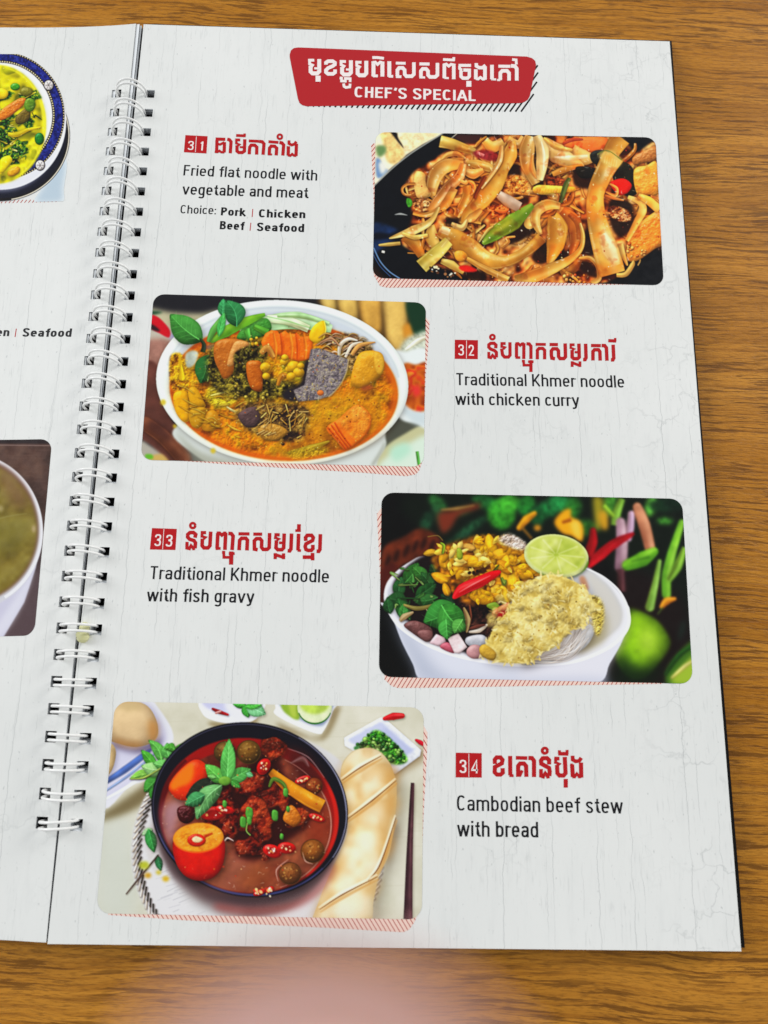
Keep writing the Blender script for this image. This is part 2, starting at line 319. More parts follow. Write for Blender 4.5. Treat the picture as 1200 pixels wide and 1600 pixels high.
    P.puff([(196,200),(212,194),(236,206),(240,250),(258,282),(240,300),(205,296),(193,250)], (236,185,117), 10, .45, .15, 12, .35)
    P.ribbon([(196,243),(165,246),(147,262),(152,282),(175,288),(192,280)], [9,11,10,10,8], (175,119,62), gl=.3)
    P.fill([(165,300),(182,305),(186,325),(172,335),(163,318)], (70,150,50), 1.5, var=.3, sc=8)
    P.ribbon([(577,78),(566,130),(538,185),(505,245),(460,305),(405,360),(385,395)], [22,60,52,74,66,44,14], (217,166,78), (255,236,175), (140,84,30), gl=.35)
    P.ribbon([(535,95),(528,150),(500,200),(455,260)], [14,22,18,12], (232,179,111), (255,255,246), gl=.9)
    P.ribbon([(470,215),(440,270),(430,300)], [12,16,10], (120,60,30))
    P.ribbon([(455,345),(420,375),(395,388)], [16,34,10], (226,174,102), (255,240,220), gl=.8)
    P.ribbon([(525,285),(560,310),(605,335)], [30,46,40], (196,170,160), (255,250,255), (130,90,70), gl=.6)
    # cabbage
    cab = [(645,57),(690,56),(738,96),(815,116),(880,120),(895,158),(820,184),(742,206),(716,200),(716,222),(670,246),(632,226),(624,160),(608,118)]
    P.shadow(cab, .4, 8, 4, 6)
    P.ribbon([(810,112),(850,140),(892,142)], [50,64,30], (226,186,120), (250,236,206), gl=.4); P.ribbon([(700,80),(752,125),(830,168),(850,176)], [40,78,40,12], (228,190,128), (252,240,214), gl=.5)
    P.ribbon([(735,206),(780,188),(850,172)], [20,26,12], (206,140,64), (236,190,120)); P.ribbon([(648,58),(634,110),(636,170),(668,242)], [44,62,54,34], (222,178,108), (250,230,190), gl=.5)
    P.ribbon([(672,56),(694,110),(692,170),(684,228)], [30,52,46,24], (232,202,150), (252,244,226), gl=.6); P.ribbon([(655,130),(650,185),(668,220)], [8,16,8], (186,112,50), sh=0, soft=4, a=.7)
    P.ribbon([(690,80),(700,130),(698,190)], [6,14,6], (250,240,222), sh=0, soft=4, a=.8); P.ribbon([(745,140),(800,142),(870,136)], [8,22,14], (248,236,214), sh=0, soft=6, a=.8); P.ribbon([(720,200),(745,172),(800,178)], [6,14,6], (206,130,56), sh=0, soft=4, a=.6)
    P.ribbon([(700,65),(745,98),(810,112)], [10,22,12], (232,186,108), sh=.2)
    # vegetables
    P.puff([(656,263),(668,252),(690,248),(760,252),(818,256),(819,272),(770,279),(700,284),(665,280)], (255,202,78), 7, .4, .15, 6, .3)
    for x in range(672, 812, 11): P.ribbon([(x,276),(x+3,265)], 2, (198,125,36), flat=True, sh=0, a=.45)
    P.ribbon([(800,222),(785,250),(765,315)], [14,22,16], (96,120,66), (150,170,110))
    P.puff([(880,130),(905,112),(955,118),(950,150),(915,168),(890,160)], (34,34,34), 6, .7, .2, 10, .35, hi=(120,150,170)); P.puff([(826,178),(870,176),(905,186),(898,214),(850,222),(830,206)], (28,26,26), 6, .6, .2, 9, .2, hi=(110,130,150))
    P.puff([(955,150),(1005,155),(1045,180),(1063,250),(1060,285),(1020,290),(980,250)], (38,36,30), 8, .5, .2, 14, .12, hi=(120,130,120))
    P.puff([(958,243),(985,226),(1018,225),(1043,248),(1030,276),(1005,288),(984,280)], (226,34,26), 8, .4, .1, 12, .2, hi=(255,140,120))
    P.ribbon([(960,245),(985,262),(980,290),(945,275)], [8,12,12,8], (245,179,115), gl=.5); P.ribbon([(940,290),(975,300),(1010,308)], [10,12,6], (226,147,87), gl=.4)
    # right-hand chicken
    P.puff([(1048,140),(1100,112),(1140,96),(1140,150),(1090,162),(1055,172)], (183,119,67), 8, .5, .4, 9, .3)
    P.puff([(1055,185),(1100,172),(1142,160),(1150,280),(1110,286),(1070,290),(1052,240)], (236,166,73), 10, .5, .35, 13, .25)
    P.puff([(1040,430),(1095,380),(1160,350),(1165,470),(1130,500),(1060,546),(1024,528)], (234,159,73), 10, .5, .45, 11, .4)
    P.ribbon([(1030,295),(1078,318),(1085,350),(1060,400),(1025,465)], [14,26,34,26,18], (230,185,109), (255,245,186), gl=.3); P.ribbon([(1070,290),(1110,310),(1150,345)], [20,34,34], (241,187,102), gl=.4)
    P.dots([(1030,480),(1090,490),(1100,520),(1040,540)], 16, (4,9), [(243,168,98),(255,200,131),(209,115,65)], pf=True)
    # folded noodles, lower middle and right
    P.ribbon([(650,345),(640,400),(655,410)], [20,36,10], (226,189,115)); P.ribbon([(770,350),(812,390),(824,450),(806,522)], [40,64,50,14], (178,104,44), (226,160,90), (110,50,18), gl=.4)
    P.ribbon([(752,350),(780,420),(790,480)], [8,10,6], (215,140,71), sh=0, a=.7); P.ribbon([(800,362),(836,400),(838,460)], [18,30,20], (150,76,30), sh=0, a=.6)
    P.ribbon([(738,372),(752,420),(745,480),(720,555)], [44,84,70,16], (208,150,64), (246,216,146), (140,84,26), gl=.45)
    P.ribbon([(762,330),(715,325),(672,350),(668,395),(688,440)], [24,44,46,36,14], (228,183,104), (255,255,208), gl=.35)
    P.ribbon([(842,398),(853,450),(842,500),(800,540),(740,570),(670,600),(590,622)], [10,16,20,30,44,54,40], (220,170,89), (255,232,175), gl=.2)
    P.ribbon([(770,600),(820,570),(850,520)], [40,36,10], (194,136,62), sh=0, a=.6, soft=4)
    P.ribbon([(838,534),(880,534),(910,565),(916,612),(888,632)], [10,16,18,20,20], (209,166,98), (247,217,153))
    P.dots([(780,595),(860,600),(870,630),(790,625)], 14, (4,9), [(234,136,65),(255,179,98),(190,80,40)], pf=True)
    P.ribbon([(972,135),(935,200),(902,285),(905,370),(925,450),(950,530),(968,595)], [86,72,66,74,90,104,100], (224,174,93), (255,251,225), (150,104,44), gl=.35, hs=.6)
    P.ribbon([(930,440),(955,500),(985,560)], [30,60,30], (253,236,219), sh=0, a=.6, soft=10)
    P.fill([(915,130),(962,112),(1005,150),(985,180),(940,170)], (222,194,120), 5, a=.85)
    for i in range(6): P.ribbon([(940+i*9,138+i*3),(936+i*9,160+i*3)], 3, (249,230,175), flat=True, sh=0, a=.5, soft=3)
    P.ribbon([(910,128),(950,114),(1003,150)], 4, (120,130,60), flat=True, sh=0, a=.8)
    P.ribbon([(985,600),(1020,596),(1046,560),(1050,545)], [16,20,18,6], (215,179,109)); P.ribbon([(1000,480),(1010,520),(1025,560)], [22,20,8], (226,185,115))
    # lower left
    P.ribbon([(262,405),(262,450),(280,490)], [20,54,34], (209,174,98), (247,228,175))
    P.ribbon([(150,452),(190,470),(222,525)], [26,52,30], (186,130,56), (232,190,120), gl=.4)
    P.ribbon([(290,335),(255,392),(190,425),(98,456)], [10,24,36,6], (224,198,126), (255,250,235), gl=.8)
    P.ribbon([(148,437),(195,452),(245,444)], [10,20,14], (215,185,111)); P.ribbon([(58,483),(95,480),(138,476)], [8,15,14], (205,179,111))
    P.ribbon([(300,545),(340,560),(385,590)], [20,34,14], (194,174,104)); P.ribbon([(340,400),(380,415),(400,385)], [14,26,10], (234,198,137), gl=.4)
    P.ribbon([(290,428),(350,455),(410,498),(470,540),(545,548),(625,512),(690,455)], [44,72,84,74,44,40,46], (211,155,69), (255,245,197), (130,80,28), gl=.35)
    P.ribbon([(300,420),(330,432)], 30, (247,211,164), sh=0, gl=.5, soft=4)
    P.ribbon([(328,468),(280,514),(222,566)], [40,54,58], (200,185,102), (236,228,164), (136,116,46)); P.ribbon([(330,455),(300,490)], 16, (226,211,153), sh=0, a=.6, soft=5)
    P.puff([(352,510),(380,505),(402,525),(385,548),(358,540)], (232,157,58), 7, .4, .1, 10, .4)
    P.fill([(368,568),(400,562),(440,580),(420,588),(382,584)], (206,36,32), 2, var=.2)
    P.ribbon([(400,536),(470,575),(560,618)], [16,24,26], (220,168,87), (255,224,164))
    P.dots([(255,570),(350,575),(345,610),(270,590)], 18, (3,8), [(90,60,45),(150,110,80),(251,238,219),(120,70,40)])
    P.ribbon([(462,478),(505,440),(580,392),(656,326)], [10,54,66,18], (134,168,54), (190,214,110), (76,110,30), gl=.15)
    P.ribbon([(448,470),(480,425),(500,410)], [5,10,6], (215,211,142)); P.ribbon([(535,490),(560,470),(555,455),(585,450)], [14,16,10,8], (226,157,87), gl=.4)
    P.ribbon([(510,345),(540,352),(560,345)], [10,16,8], (234,136,76), gl=.6)
    P.glaze(food, (226,147,65), 80, .4, .58, 8); P.glaze(food, (130,50,28), 34, .3, .74)
    P.dots(food, 90, (1.5,4), [(255,236,175),(241,157,87),(160,40,30),(250,235,215),(120,50,24)]); P.glint(food, 90, (5,16), (1.2,3.2), .65)
    P.fill([(1010,560),(1180,500),(1180,660),(930,660),(1000,620)], (17,20,30), 3, False, a=.0)
    P.grade(.2, 1.0, (1.02, .98, .88), .35); P.glint(food, 120, (4,18), (1.4,4), .8, (255,246,226))
    P.c = blur(P.c, .8)
    return P
def curry():
    P = Pic(1200, 750, (38, 36, 44), 21)
    # background: a dark cloth, a hand holding the bowl, spring rolls and a dip
    P.fill([(20,85),(150,95),(260,100),(340,90),(300,180),(120,240),(20,220)], (184,174,152), 9); P.fill([(60,90),(110,95),(80,104),(60,104)], (30,70,50), 4)
    P.fill([(60,150),(170,170),(150,230),(100,260),(50,230)], (184,172,168), 8); P.fill([(140,180),(175,175),(170,215),(140,205)], (168,164,206), 6)
    P.fill([(60,108),(95,116),(137,162),(135,194),(100,178),(60,152)], (196,20,42), 2.5); P.fill([(60,140),(80,148),(100,166),(90,170),(60,158)], (52,30,40), 3)
    P.fill([(40,212),(140,205),(160,260),(110,340),(60,360),(30,340)], (156,112,106), 8, var=.15)
    P.fill([(30,310),(90,300),(120,420),(150,520),(230,680),(130,690),(70,620),(20,560)], (98,58,52), 4, var=.2, sc=60)
    P.ribbon([(40,530),(110,580),(190,665)], 60, (112,66,50), sh=.3, soft=6, cut=False); P.fill([(60,520),(110,540),(150,600),(120,590),(60,550)], (62,32,32), 8, a=.7)
    P.fill([(20,600),(60,615),(110,660),(60,690),(20,690)], (168,160,158), 5); P.fill([(60,660),(110,650),(135,690),(55,690)], (196,160,100), 4); P.fill([(45,650),(70,652),(72,668),(45,666)], (100,170,50), 3)
    P.fill([(720,40),(1160,40),(1160,260),(1060,260),(900,160)], (104,74,40), 8)
    for x0, x1, yb, c in ((726,792,110,(226,186,112)), (796,876,150,(216,172,98)), (880,968,190,(210,156,80)), (974,1066,250,(214,170,100))):
        P.puff([(x0,30),(x1,30),(x1+4,yb*.6),(x1-4,yb),(x0+22,yb-6),(x0,yb*.5)], c, 18, .25, .05, 20, .35, .5, .3, soft=6, hi=(246,228,170))
    P.fill([(1050,150),(1085,140),(1092,190),(1060,205)], (206,136,50), 6)
    P.fill([(1062,50),(1150,50),(1150,170),(1110,190),(1088,170)], (26,60,42), 6)
    P.fill([(1060,200),(1100,180),(1150,170),(1150,260),(1040,255)], (188,190,182), 7, var=.2, sc=12); P.ribbon([(1060,240),(1110,205),(1150,190)], [10,20,10], (222,222,212), sh=0, soft=6)
    P.fill([(960,540),(1040,505),(1150,520),(1150,600),(960,680)], (84,84,78), 8)
    P.fill([(915,700),(960,640),(1040,580),(1150,540),(1150,720),(915,720)], (188,182,150), 4); P.fill([(960,710),(1000,650),(1070,610),(1150,580),(1150,720)], (206,220,214), 9); P.fill([(1000,630),(1060,605),(1080,640),(1020,680)], (176,214,200), 10)
    P.ribbon([(1105,640),(1112,690)], 12, (90,170,80), sh=0, soft=3)
    P.fill([(1010,255),(1060,250),(1150,255),(1150,530),(1100,528),(1040,512),(990,440)], (222,224,236), 4); P.fill([(1048,470),(1150,490),(1150,535),(1090,528)], (196,204,220), 8)
    P.mince([(1050,305),(1100,300),(1150,302),(1150,470),(1060,455)], [(150,60,20),(200,100,30),(210,60,40),(226,140,50)], 40, 1.4, 4, octv=2, emboss=.1)
    P.fill([(1085,390),(1110,380),(1120,410),(1095,425)], (220,60,60), 7)
    # bowl
    P.fill([(150,560),(220,640),(330,700),(560,740),(900,720),(955,660),(982,590),(900,500),(300,500)], (206,208,216), 3); P.fill([(160,560),(260,640),(420,690),(250,700),(210,640)], (150,148,140), 9, a=.7)
    P.fill([(955,640),(978,600),(975,630),(940,690),(925,690)], (170,170,170), 4)
    o = ell(578, 370, 493, 322, 3, n=40); P.shadow(o, .35, 10, 4, 8); P.puff(o, (228,230,238), 10, .12, 0, 20, 0, .12, 0, var=.02)
    P.fill(ell(582, 378, 452, 292, 3, n=40), (196,200,222), 5)
    P.ribbon(ell(578, 368, 474, 304, 3, 195, 345), [6,18,6], (238,240,246), flat=True, sh=0, soft=6, a=.8); P.ribbon(ell(578, 370, 476, 305, 3, 20, 170), [10,26,10], (242,244,250), flat=True, sh=0, soft=8, a=.8)
    P.ribbon(ell(579, 374, 458, 296, 3, 190, 350), [4,14,4], (176,182,206), flat=True, sh=0, soft=8, a=.7)
    so = ell(584, 402, 446, 272, 3, n=36)
    P.fill(so, (206,92,12), 2.5)
    P.mince(ell(580, 408, 430, 252, 3, n=30), [(104,66,12),(150,104,18),(186,136,20),(196,126,14),(208,156,34),(160,140,26)], 44, 1.6, 16, emboss=.32, octv=4)
    P.glaze(so, (206,130,24), 90, .35, .56); P.fill([(700,430),(860,400),(960,440),(940,560),(700,640),(500,660),(560,600)], (204,116,18), 26, a=.55)
    P.mince([(600,450),(760,430),(860,440),(840,520),(700,560),(600,540)], [(176,116,14),(200,142,26),(172,146,30)], 34, 1.4, 18, a=.6, emboss=.3, octv=4)
    P.ribbon(ell(584, 402, 440, 266, 3, 20, 170), [6,16,6], (214,96,18), flat=True, sh=0, soft=6, a=.6); P.ribbon(ell(584, 402, 436, 262, 3, -60, 30), [6,20,10], (206,110,14), flat=True, sh=0, soft=10, a=.6)
    # noodles and cabbage at left
    P.mince([(140,270),(185,260),(215,330),(200,400),(145,390)], [(110,60,10),(190,130,20),(220,170,30)], 14, 1.5, 3)
    P.ribbon([(182,300),(186,350)], [8,26], (206,166,24), cut=False); P.fill([(175,255),(180,262),(186,300),(172,310)], (206,160,20), 2)
    P.puff([(155,412),(205,406),(212,470),(214,515),(190,522),(160,480)], (226,158,12), 9, .35, .15, 12, .25)
    P.puff([(212,395),(240,388),(270,440),(276,465),(235,470),(215,440)], (206,146,20), 9, .4, .15, 12, .2); P.puff([(290,480),(320,485),(336,535),(300,560),(262,545)], (210,140,24), 12, .3, .15, 14, .3)
    P.puff([(215,480),(280,470),(262,540),(225,540)], (196,140,24), 10, .3, .1, 14, .15); P.mince([(300,380),(380,380),(400,440),(330,470),(280,430)], [(130,96,14),(176,150,30),(204,176,50)], 16, 1.4, 5)
    P.ribbon([(300,420),(345,410),(385,405)], [5,9,5], (222,200,110), gl=.4); P.ribbon([(362,465),(385,480),(412,490)], [6,11,6], (220,206,140), gl=.4); P.ribbon([(300,400),(340,385)], 6, (214,190,90)); P.ribbon([(360,440),(380,425)], 7, (206,180,70))
    for i in range(30):
        x, y = P.R.uniform(200, 430), P.R.uniform(380, 620); y = min(y, 470+(x-190)*.55); t = P.R.uniform(-.6, .6); L = P.R.uniform(14, 34)
        P.ribbon([(x-L, y-L*t), (x, y+P.R.normal(0, 5)), (x+L, y+L*t)], [3, P.R.uniform(5, 10), 3], [(206,160,40),(186,140,30),(214,180,70)][i % 3], sh=.35, a=.75)
    # basil, cucumber and greens at the back
    P.ribbon([(420,180),(520,140),(640,128),(770,160)], [40,60,70,30], (186,214,176), (222,240,216), (140,180,130)); P.ribbon([(520,120),(600,128),(680,160)], [30,36,30], (206,226,192)); P.ribbon([(560,108),(660,110),(760,140)], [14,22,16], (170,214,160), sh=.2)
    P.ribbon([(520,112),(600,130),(690,158)], 4, (110,170,90), flat=True, sh=0, a=.6, soft=2)
    P.puff([(430,150),(470,125),(520,120),(536,160),(500,190),(440,205),(400,195)], (70,136,58), 8, .5, .3, 14, .1); P.ribbon([(440,160),(450,205)], [24,14], (86,160,70)); P.ribbon([(470,150),(520,175)], [20,30], (90,160,60))
    P.ribbon([(300,212),(360,170),(440,130),(510,104)], [10,44,36,12], (116,170,44), (160,206,80), (66,120,34)); P.ribbon([(290,210),(310,165),(350,110),(360,90)], [16,28,20,10], (96,160,80), (160,210,130))
    P.leaf((345,110), (348,42), 40, (56,130,84)); P.leaf((400,150), (360,48), 80, (44,106,66), bend=14); P.leaf((330,190), (352,95), 30, (70,150,80))
    P.leaf((265,208), (140,104), 104, (62,120,56), bend=-8, n=5)
    P.ribbon([(258,200),(272,222),(268,250)], [8,16,20], (44,60,40))
    P.fill([(200,260),(228,244),(250,256),(235,300),(205,310)], (176,180,176), 3, var=.2)
    P.leaf((290,262), (258,372), 88, (38,88,44), bend=-6); P.ribbon([(300,250),(300,300),(286,365)], 3, (140,180,100), flat=True, sh=0)
    P.fill([(280,226),(330,220),(325,245),(290,245)], (86,60,120), 5, a=.7)
    # dark herb bed in the middle
    P.mince([(300,230),(470,205),(520,260),(500,330),(640,380),(560,430),(420,430),(300,380)], [(30,24,16),(66,56,26),(110,96,36),(150,130,50)], 11, 1.7, 8)
    P.puff([(314,220),(345,200),(400,200),(432,210),(420,232),(392,262),(390,310),(380,340),(350,355),(330,320),(312,275)], (176,98,32), 10, .4, .25, 14, .3)
    P.puff([(390,215),(432,208),(450,225),(410,250),(388,300),(362,300)], (206,140,80), 6, .4, .3, 9, .3, sh=.1); P.mince([(392,255),(450,225),(486,215),(480,270),(420,300),(395,310)], [(30,22,14),(70,60,26),(120,110,50)], 8, 1.8, 3)
    P.dots([(455,200),(490,198),(488,220),(462,222)], 4, (6,10), [(226,170,30)], pf=True)
    P.puff([(512,178),(535,165),(560,168),(566,180),(590,166),(604,180),(640,178),(650,192),(690,186),(698,210),(690,280),(640,288),(590,272),(505,240),(496,212)], (232,108,22), 7, .4, .2, 14, .2, smooth=False)
    for x, c in ((545,(244,136,40)), (572,(210,84,12)), (608,(246,140,44)), (632,(208,80,10)), (662,(240,130,36))): P.ribbon([(x,178),(x+8,230),(x+6,276)], [8,14,8], c, sh=0, soft=3, a=.75)
    P.puff([(682,190),(700,150),(735,128),(747,140),(746,180),(730,212),(700,212)], (238,182,24), 7, .3, .05, 12, .2); P.ribbon([(742,132),(748,165),(735,208)], 4, (250,220,90), flat=True, sh=0)
    # banana blossom shreds
    P.mince([(720,215),(780,180),(860,185),(930,230),(900,300),(840,330),(800,240)], [(60,40,26),(120,92,46),(176,140,96)], 9, 1.6, 6)
    for i in range(26):
        x, y = P.R.uniform(740, 900), P.R.uniform(185, 265); t = P.R.uniform(-.9, .5); L = P.R.uniform(16, 42)
        P.ribbon([(x-L, y+L*.3), (x, y-8), (x+L, y+L*t*.4+4)], [2, P.R.uniform(4, 8), 2], [(206,170,150),(186,140,110),(222,206,190),(160,110,80),(200,160,90)][i % 5], sh=.5)
    P.ribbon([(800,265),(805,225),(835,200),(870,205)], [12,16,14,6], (222,214,212), (246,244,244), gl=.3); P.ribbon([(825,270),(850,225),(890,212)], [10,14,6], (214,196,186)); P.ribbon([(850,260),(880,225),(940,212)], [14,18,4], (206,150,90)); P.ribbon([(730,212),(770,198),(800,225)], [6,10,6], (200,150,120))
    P.puff([(868,275),(890,250),(930,245),(968,258),(977,300),(968,335),(930,372),(885,392),(850,380),(848,340)], (208,142,34), 14, .4, .22, 14, .25); P.puff([(935,252),(968,262),(976,300),(965,335),(945,325)], (216,160,56), 5, .3, .2, 8, .2, sh=0); P.fill([(885,388),(930,378),(925,396),(895,402)], (150,70,50), 4, a=.7)
    # seeded black slab
    sl = [(690,240),(720,236),(780,258),(836,280),(832,320),(812,365),(770,420),(720,436),(640,444),(622,400),(665,380)]
    P.fill([(665,290),(700,290),(690,400),(630,445),(580,430),(590,400),(650,370)], (42,34,44), 4)
    P.puff(sl, (116,106,112), 6, .3, .25, 7, 0, .25, .5, smooth=False); P.mince(sl, [(84,74,86),(112,100,112),(140,126,134),(160,146,140)], 8, 1.6, 2, .7, smooth=False)
    for i in range(150):
        x, y = P.R.uniform(625, 836), P.R.uniform(238, 440); t = P.R.uniform(0, 3.14)
        if x-625 < (400-y)*.0 or (x < 690 and y < 385): continue
        if x+y*.9 > 1120 or (x > 780 and y < 258): continue
        P.ribbon([(x-4*math.cos(t), y-4*math.sin(t)), (x+4*math.cos(t), y+4*math.sin(t))], 2.4, [(206,186,130),(180,160,90),(56,46,64),(196,150,80),(150,136,160)][i % 5], flat=True, sh=0, a=.75)
    P.ribbon([(836,282),(828,330),(800,385),(760,425)], 5, (196,170,130), flat=True, sh=0, soft=2, a=.7); P.puff(ell(727, 410, 13, 11), (206,110,50), 4, .4, sh=.2)
    # chick peas, peanuts, brown blocks
    P.puff([(438,295),(475,284),(498,300),(500,395),(470,402),(446,370)], (176,90,20), 8, .5, .2, 11, .4)
    P.ribbon([(495,255),(520,235),(545,270)], [18,28,14], (196,140,70), gl=.2); P.ribbon([(560,380),(575,345),(600,340)], [12,22,10], (196,130,40))
    for e in ((512,310,21), (515,345,15), (585,290,17), (604,318,15), (622,308,25), (642,330,22), (612,346,18), (588,272,14), (650,305,14)): P.puff(ell(e[0], e[1], e[2], e[2]*.9), (214,158,26), e[2]*.45, .5, .1, 8, .35, hi=(255,240,170))
    P.dots([(390,340),(450,400),(520,400),(500,450),(390,430)], 16, (3,9), [(120,100,40),(170,140,60),(70,54,24),(190,160,60)], pf=True)
    # meat cluster lower middle
    P.mince([(390,480),(440,450),(560,450),(680,470),(670,560),(640,600),(520,590),(420,540)], [(46,30,30),(96,70,40),(140,104,50),(176,140,70)], 15, 1.6, 7)
    P.puff([(405,500),(440,470),(480,470),(490,530),(440,545)], (88,66,70), 9, .5, .35, 12, .1); P.puff([(485,545),(540,530),(600,560),(560,595),(500,588)], (176,124,50), 8, .5, .4, 10, .35)
    for i in range(34):
        x, y = P.R.uniform(490, 670), P.R.uniform(465, 580); t = P.R.normal(-.9, .7); L = P.R.uniform(10, 22)
        P.ribbon([(x-L*math.cos(t), y-L*math.sin(t)), (x+L*math.cos(t), y+L*math.sin(t))], [4, P.R.uniform(8, 14), 4], [(214,176,96),(190,140,60),(206,170,110),(226,200,120)][i % 4], sh=.5)
    P.dots([(400,420),(700,430),(680,600),(400,590)], 16, (3,7), [(150,110,40),(190,150,60),(80,50,24),(180,110,60)], pf=True)
    # carrot block at right
    P.puff([(750,548),(800,510),(862,458),(900,470),(925,505),(915,560),(865,612),(822,632),(790,600)], (222,110,26), 9, .3, .15, 12, .15); P.mince([(805,520),(862,462),(905,478),(922,520),(880,590),(840,570)], [(210,112,30),(226,136,46),(238,152,66)], 26, 1.2, 3, emboss=.2)
    for f in (0, .33, .66): P.ribbon([(758+f*40,548-f*30),(795+f*34,590-f*12),(826+f*30,628-f*16)], 7, (196,72,8), sh=0, soft=2, a=.8)
    P.ribbon([(600,645),(690,625),(760,600)], [10,26,8], (170,140,40), gl=.2); P.mince([(590,640),(720,620),(760,640),(640,670)], [(140,110,20),(196,160,40),(160,130,30)], 12, 1.4, 6, .8)
    P.dots([(600,460),(900,420),(960,480),(760,640),(620,640)], 36, (1.8,4), [(60,24,10),(90,36,14),(120,50,16)], a=.85); P.dots(so, 90, (1.5,3.5), [(236,196,90),(110,60,16),(206,80,20),(240,220,140)], a=.8); P.glint(ell(580, 420, 400, 220), 90, (4,12), (1,2.4), .55)
    for x, y, q in ((113,447,11), (158,540,7), (308,636,10)): P.fill(ell(x, y, q, q*1.1), (206,176,50), 3, a=.9)
    P.grade(.18, 1.0, (1.0, 1.02, .96), .25)
    P.c = blur(P.c, .8)
    return P
def salad():
    P = Pic(1200, 762, (14, 15, 16), 31)
    R = P.R
    # blurred herbs, flowers and chillies behind the bowl
    P.fill([(170,20),(1140,30),(1160,760),(900,760),(880,300),(560,190),(300,260),(190,180)], (20,30,22), 16)
    for x, y, rx, ry, rot, c in ((240,60,40,22,40,(40,84,44)), (250,110,50,18,60,(36,70,44)), (360,150,70,16,-35,(34,72,48)), (420,60,60,26,20,(30,80,40)), (470,100,50,56,0,(52,120,40)), (500,60,40,30,0,(60,130,44)), (560,70,30,40,20,(34,96,40)), (640,80,60,30,-20,(30,96,52)), (690,60,50,26,20,(36,110,60)), (600,110,30,30,0,(24,70,38)), (730,80,30,44,10,(40,90,36)), (330,90,36,16,-20,(46,70,40)), (300,200,70,14,-30,(30,60,44)), (200,130,20,40,20,(30,64,44)), (1010,70,20,40,10,(90,150,60)), (1050,70,50,24,0,(22,48,30)), (1060,125,30,12,0,(70,130,50)), (780,150,40,30,20,(40,80,30)), (860,60,24,60,20,(60,110,40)), (1090,60,40,30,0,(18,40,28))):
        P.fill(ell(x, y, rx, ry, rot), np.minimum(np.array(c)*1.25, 255), 7, a=.9, var=.35, sc=14)
    P.fill([(240,100),(300,85),(385,60),(390,80),(320,105),(290,150),(255,170)], (120,56,36), 8); P.ribbon([(255,85),(310,80),(370,70)], [6,14,6], (150,120,70), sh=0, soft=6, cut=False)
    P.fill([(40,230),(120,180),(180,150),(250,185),(255,230),(200,260),(110,290),(40,380)], (104,50,28), 5, var=.3)
    for x, y in ((60,270),(92,250),(128,232),(160,215),(190,206),(70,300),(220,214)): P.fill(ell(x, y, 8, 24, 20), (52,24,18), 4)
    P.fill([(38,300),(100,285),(60,340),(45,420),(30,420)], (84,34,26), 5)
    P.ribbon([(535,150),(560,120),(590,98)], [22,30,18], (214,150,30), sh=0, soft=5, cut=False); P.fill(ell(600,150,14,12), (196,140,40), 5); P.ribbon([(545,150),(580,190)], 12, (150,120,50), sh=0, soft=5)
    P.fill([(660,130),(690,90),(720,82),(722,110),(750,125),(765,150),(760,200),(725,180),(690,170)], (226,160,28), 5); P.fill([(720,130),(750,128),(755,190),(730,170)], (240,190,80), 6); P.ribbon([(690,130),(720,120)], [10,14], (180,110,20), sh=0, soft=4)
    P.fill([(800,40),(835,45),(838,90),(830,150),(810,150)], (150,140,40), 8); P.fill([(820,100),(850,90),(855,150),(835,155)], (196,150,40), 7)
    P.ribbon([(905,45),(885,100),(880,140)], [24,34,30], (124,170,70), sh=0, soft=6); P.ribbon([(840,70),(875,110)], 16, (140,180,60), sh=0, soft=6)
    P.ribbon([(900,130),(905,200),(900,290)], [36,46,46], (170,140,148), (206,180,186), (110,80,96), sh=0, soft=6, cut=False); P.ribbon([(938,100),(935,150),(930,190)], [26,30,20], (184,156,180), sh=0, soft=5, cut=False)
    P.ribbon([(960,75),(985,140),(1005,220)], [34,46,40], (186,130,100), (214,170,140), (120,70,50), sh=0, soft=5, cut=False)
    P.ribbon([(800,160),(800,200),(785,240)], [22,36,40], (172,20,32), sh=0, soft=5, cut=False); P.ribbon([(945,172),(880,205),(830,245),(785,285)], [12,34,40,24], (186,16,32), (214,60,66), (120,8,20), sh=0, soft=4, cut=False)
    P.fill([(880,330),(960,300),(1130,420),(1150,700),(880,700)], (38,22,24), 18, a=.8)
    P.ribbon([(900,300),(905,380)], 30, (84,52,58), sh=0, soft=8)
    P.ribbon([(925,285),(980,262),(1022,235)], [40,56,30], (110,166,44), (150,200,80), (60,110,30), sh=0, soft=4, cut=False); P.ribbon([(940,270),(1000,255)], [4,8], (60,110,30), sh=0, soft=4, a=.7)
    P.ribbon([(1120,130),(1085,240),(1066,320),(1065,390)], [24,34,36,34], (122,176,56), (160,206,96), (70,120,36), sh=0, soft=5, cut=False); P.ribbon([(1132,220),(1105,290),(1075,340)], [20,34,18], (130,180,70), sh=0, soft=5)
    P.ribbon([(1040,270),(1025,350),(1005,435)], [16,26,36], (130,176,80), (176,210,130), sh=0, soft=4, cut=False); P.ribbon([(1045,440),(1065,415),(1100,405)], [14,28,10], (206,140,40), sh=0, soft=4)
    P.ribbon([(1035,460),(1050,440)], 8, (70,90,40), sh=0, soft=4); P.fill(ell(1120,520,10,40,15), (36,52,44), 8)
    P.puff([(880,620),(905,520),(925,445),(960,445),(1030,480),(1075,540),(1078,580),(1040,640),(985,690),(930,690)], (132,178,30), 40, .22, .04, 12, .0, .6, .6, soft=4)
    P.fill(ell(1000,555,30,50,-10), (196,220,110), 22, a=.55); P.fill([(880,690),(900,600),(960,660),(1060,640),(1000,720),(900,720)], (16,40,18), 20, a=.8); P.fill(ell(960,480,40,20,30), (150,196,40), 14, a=.7)
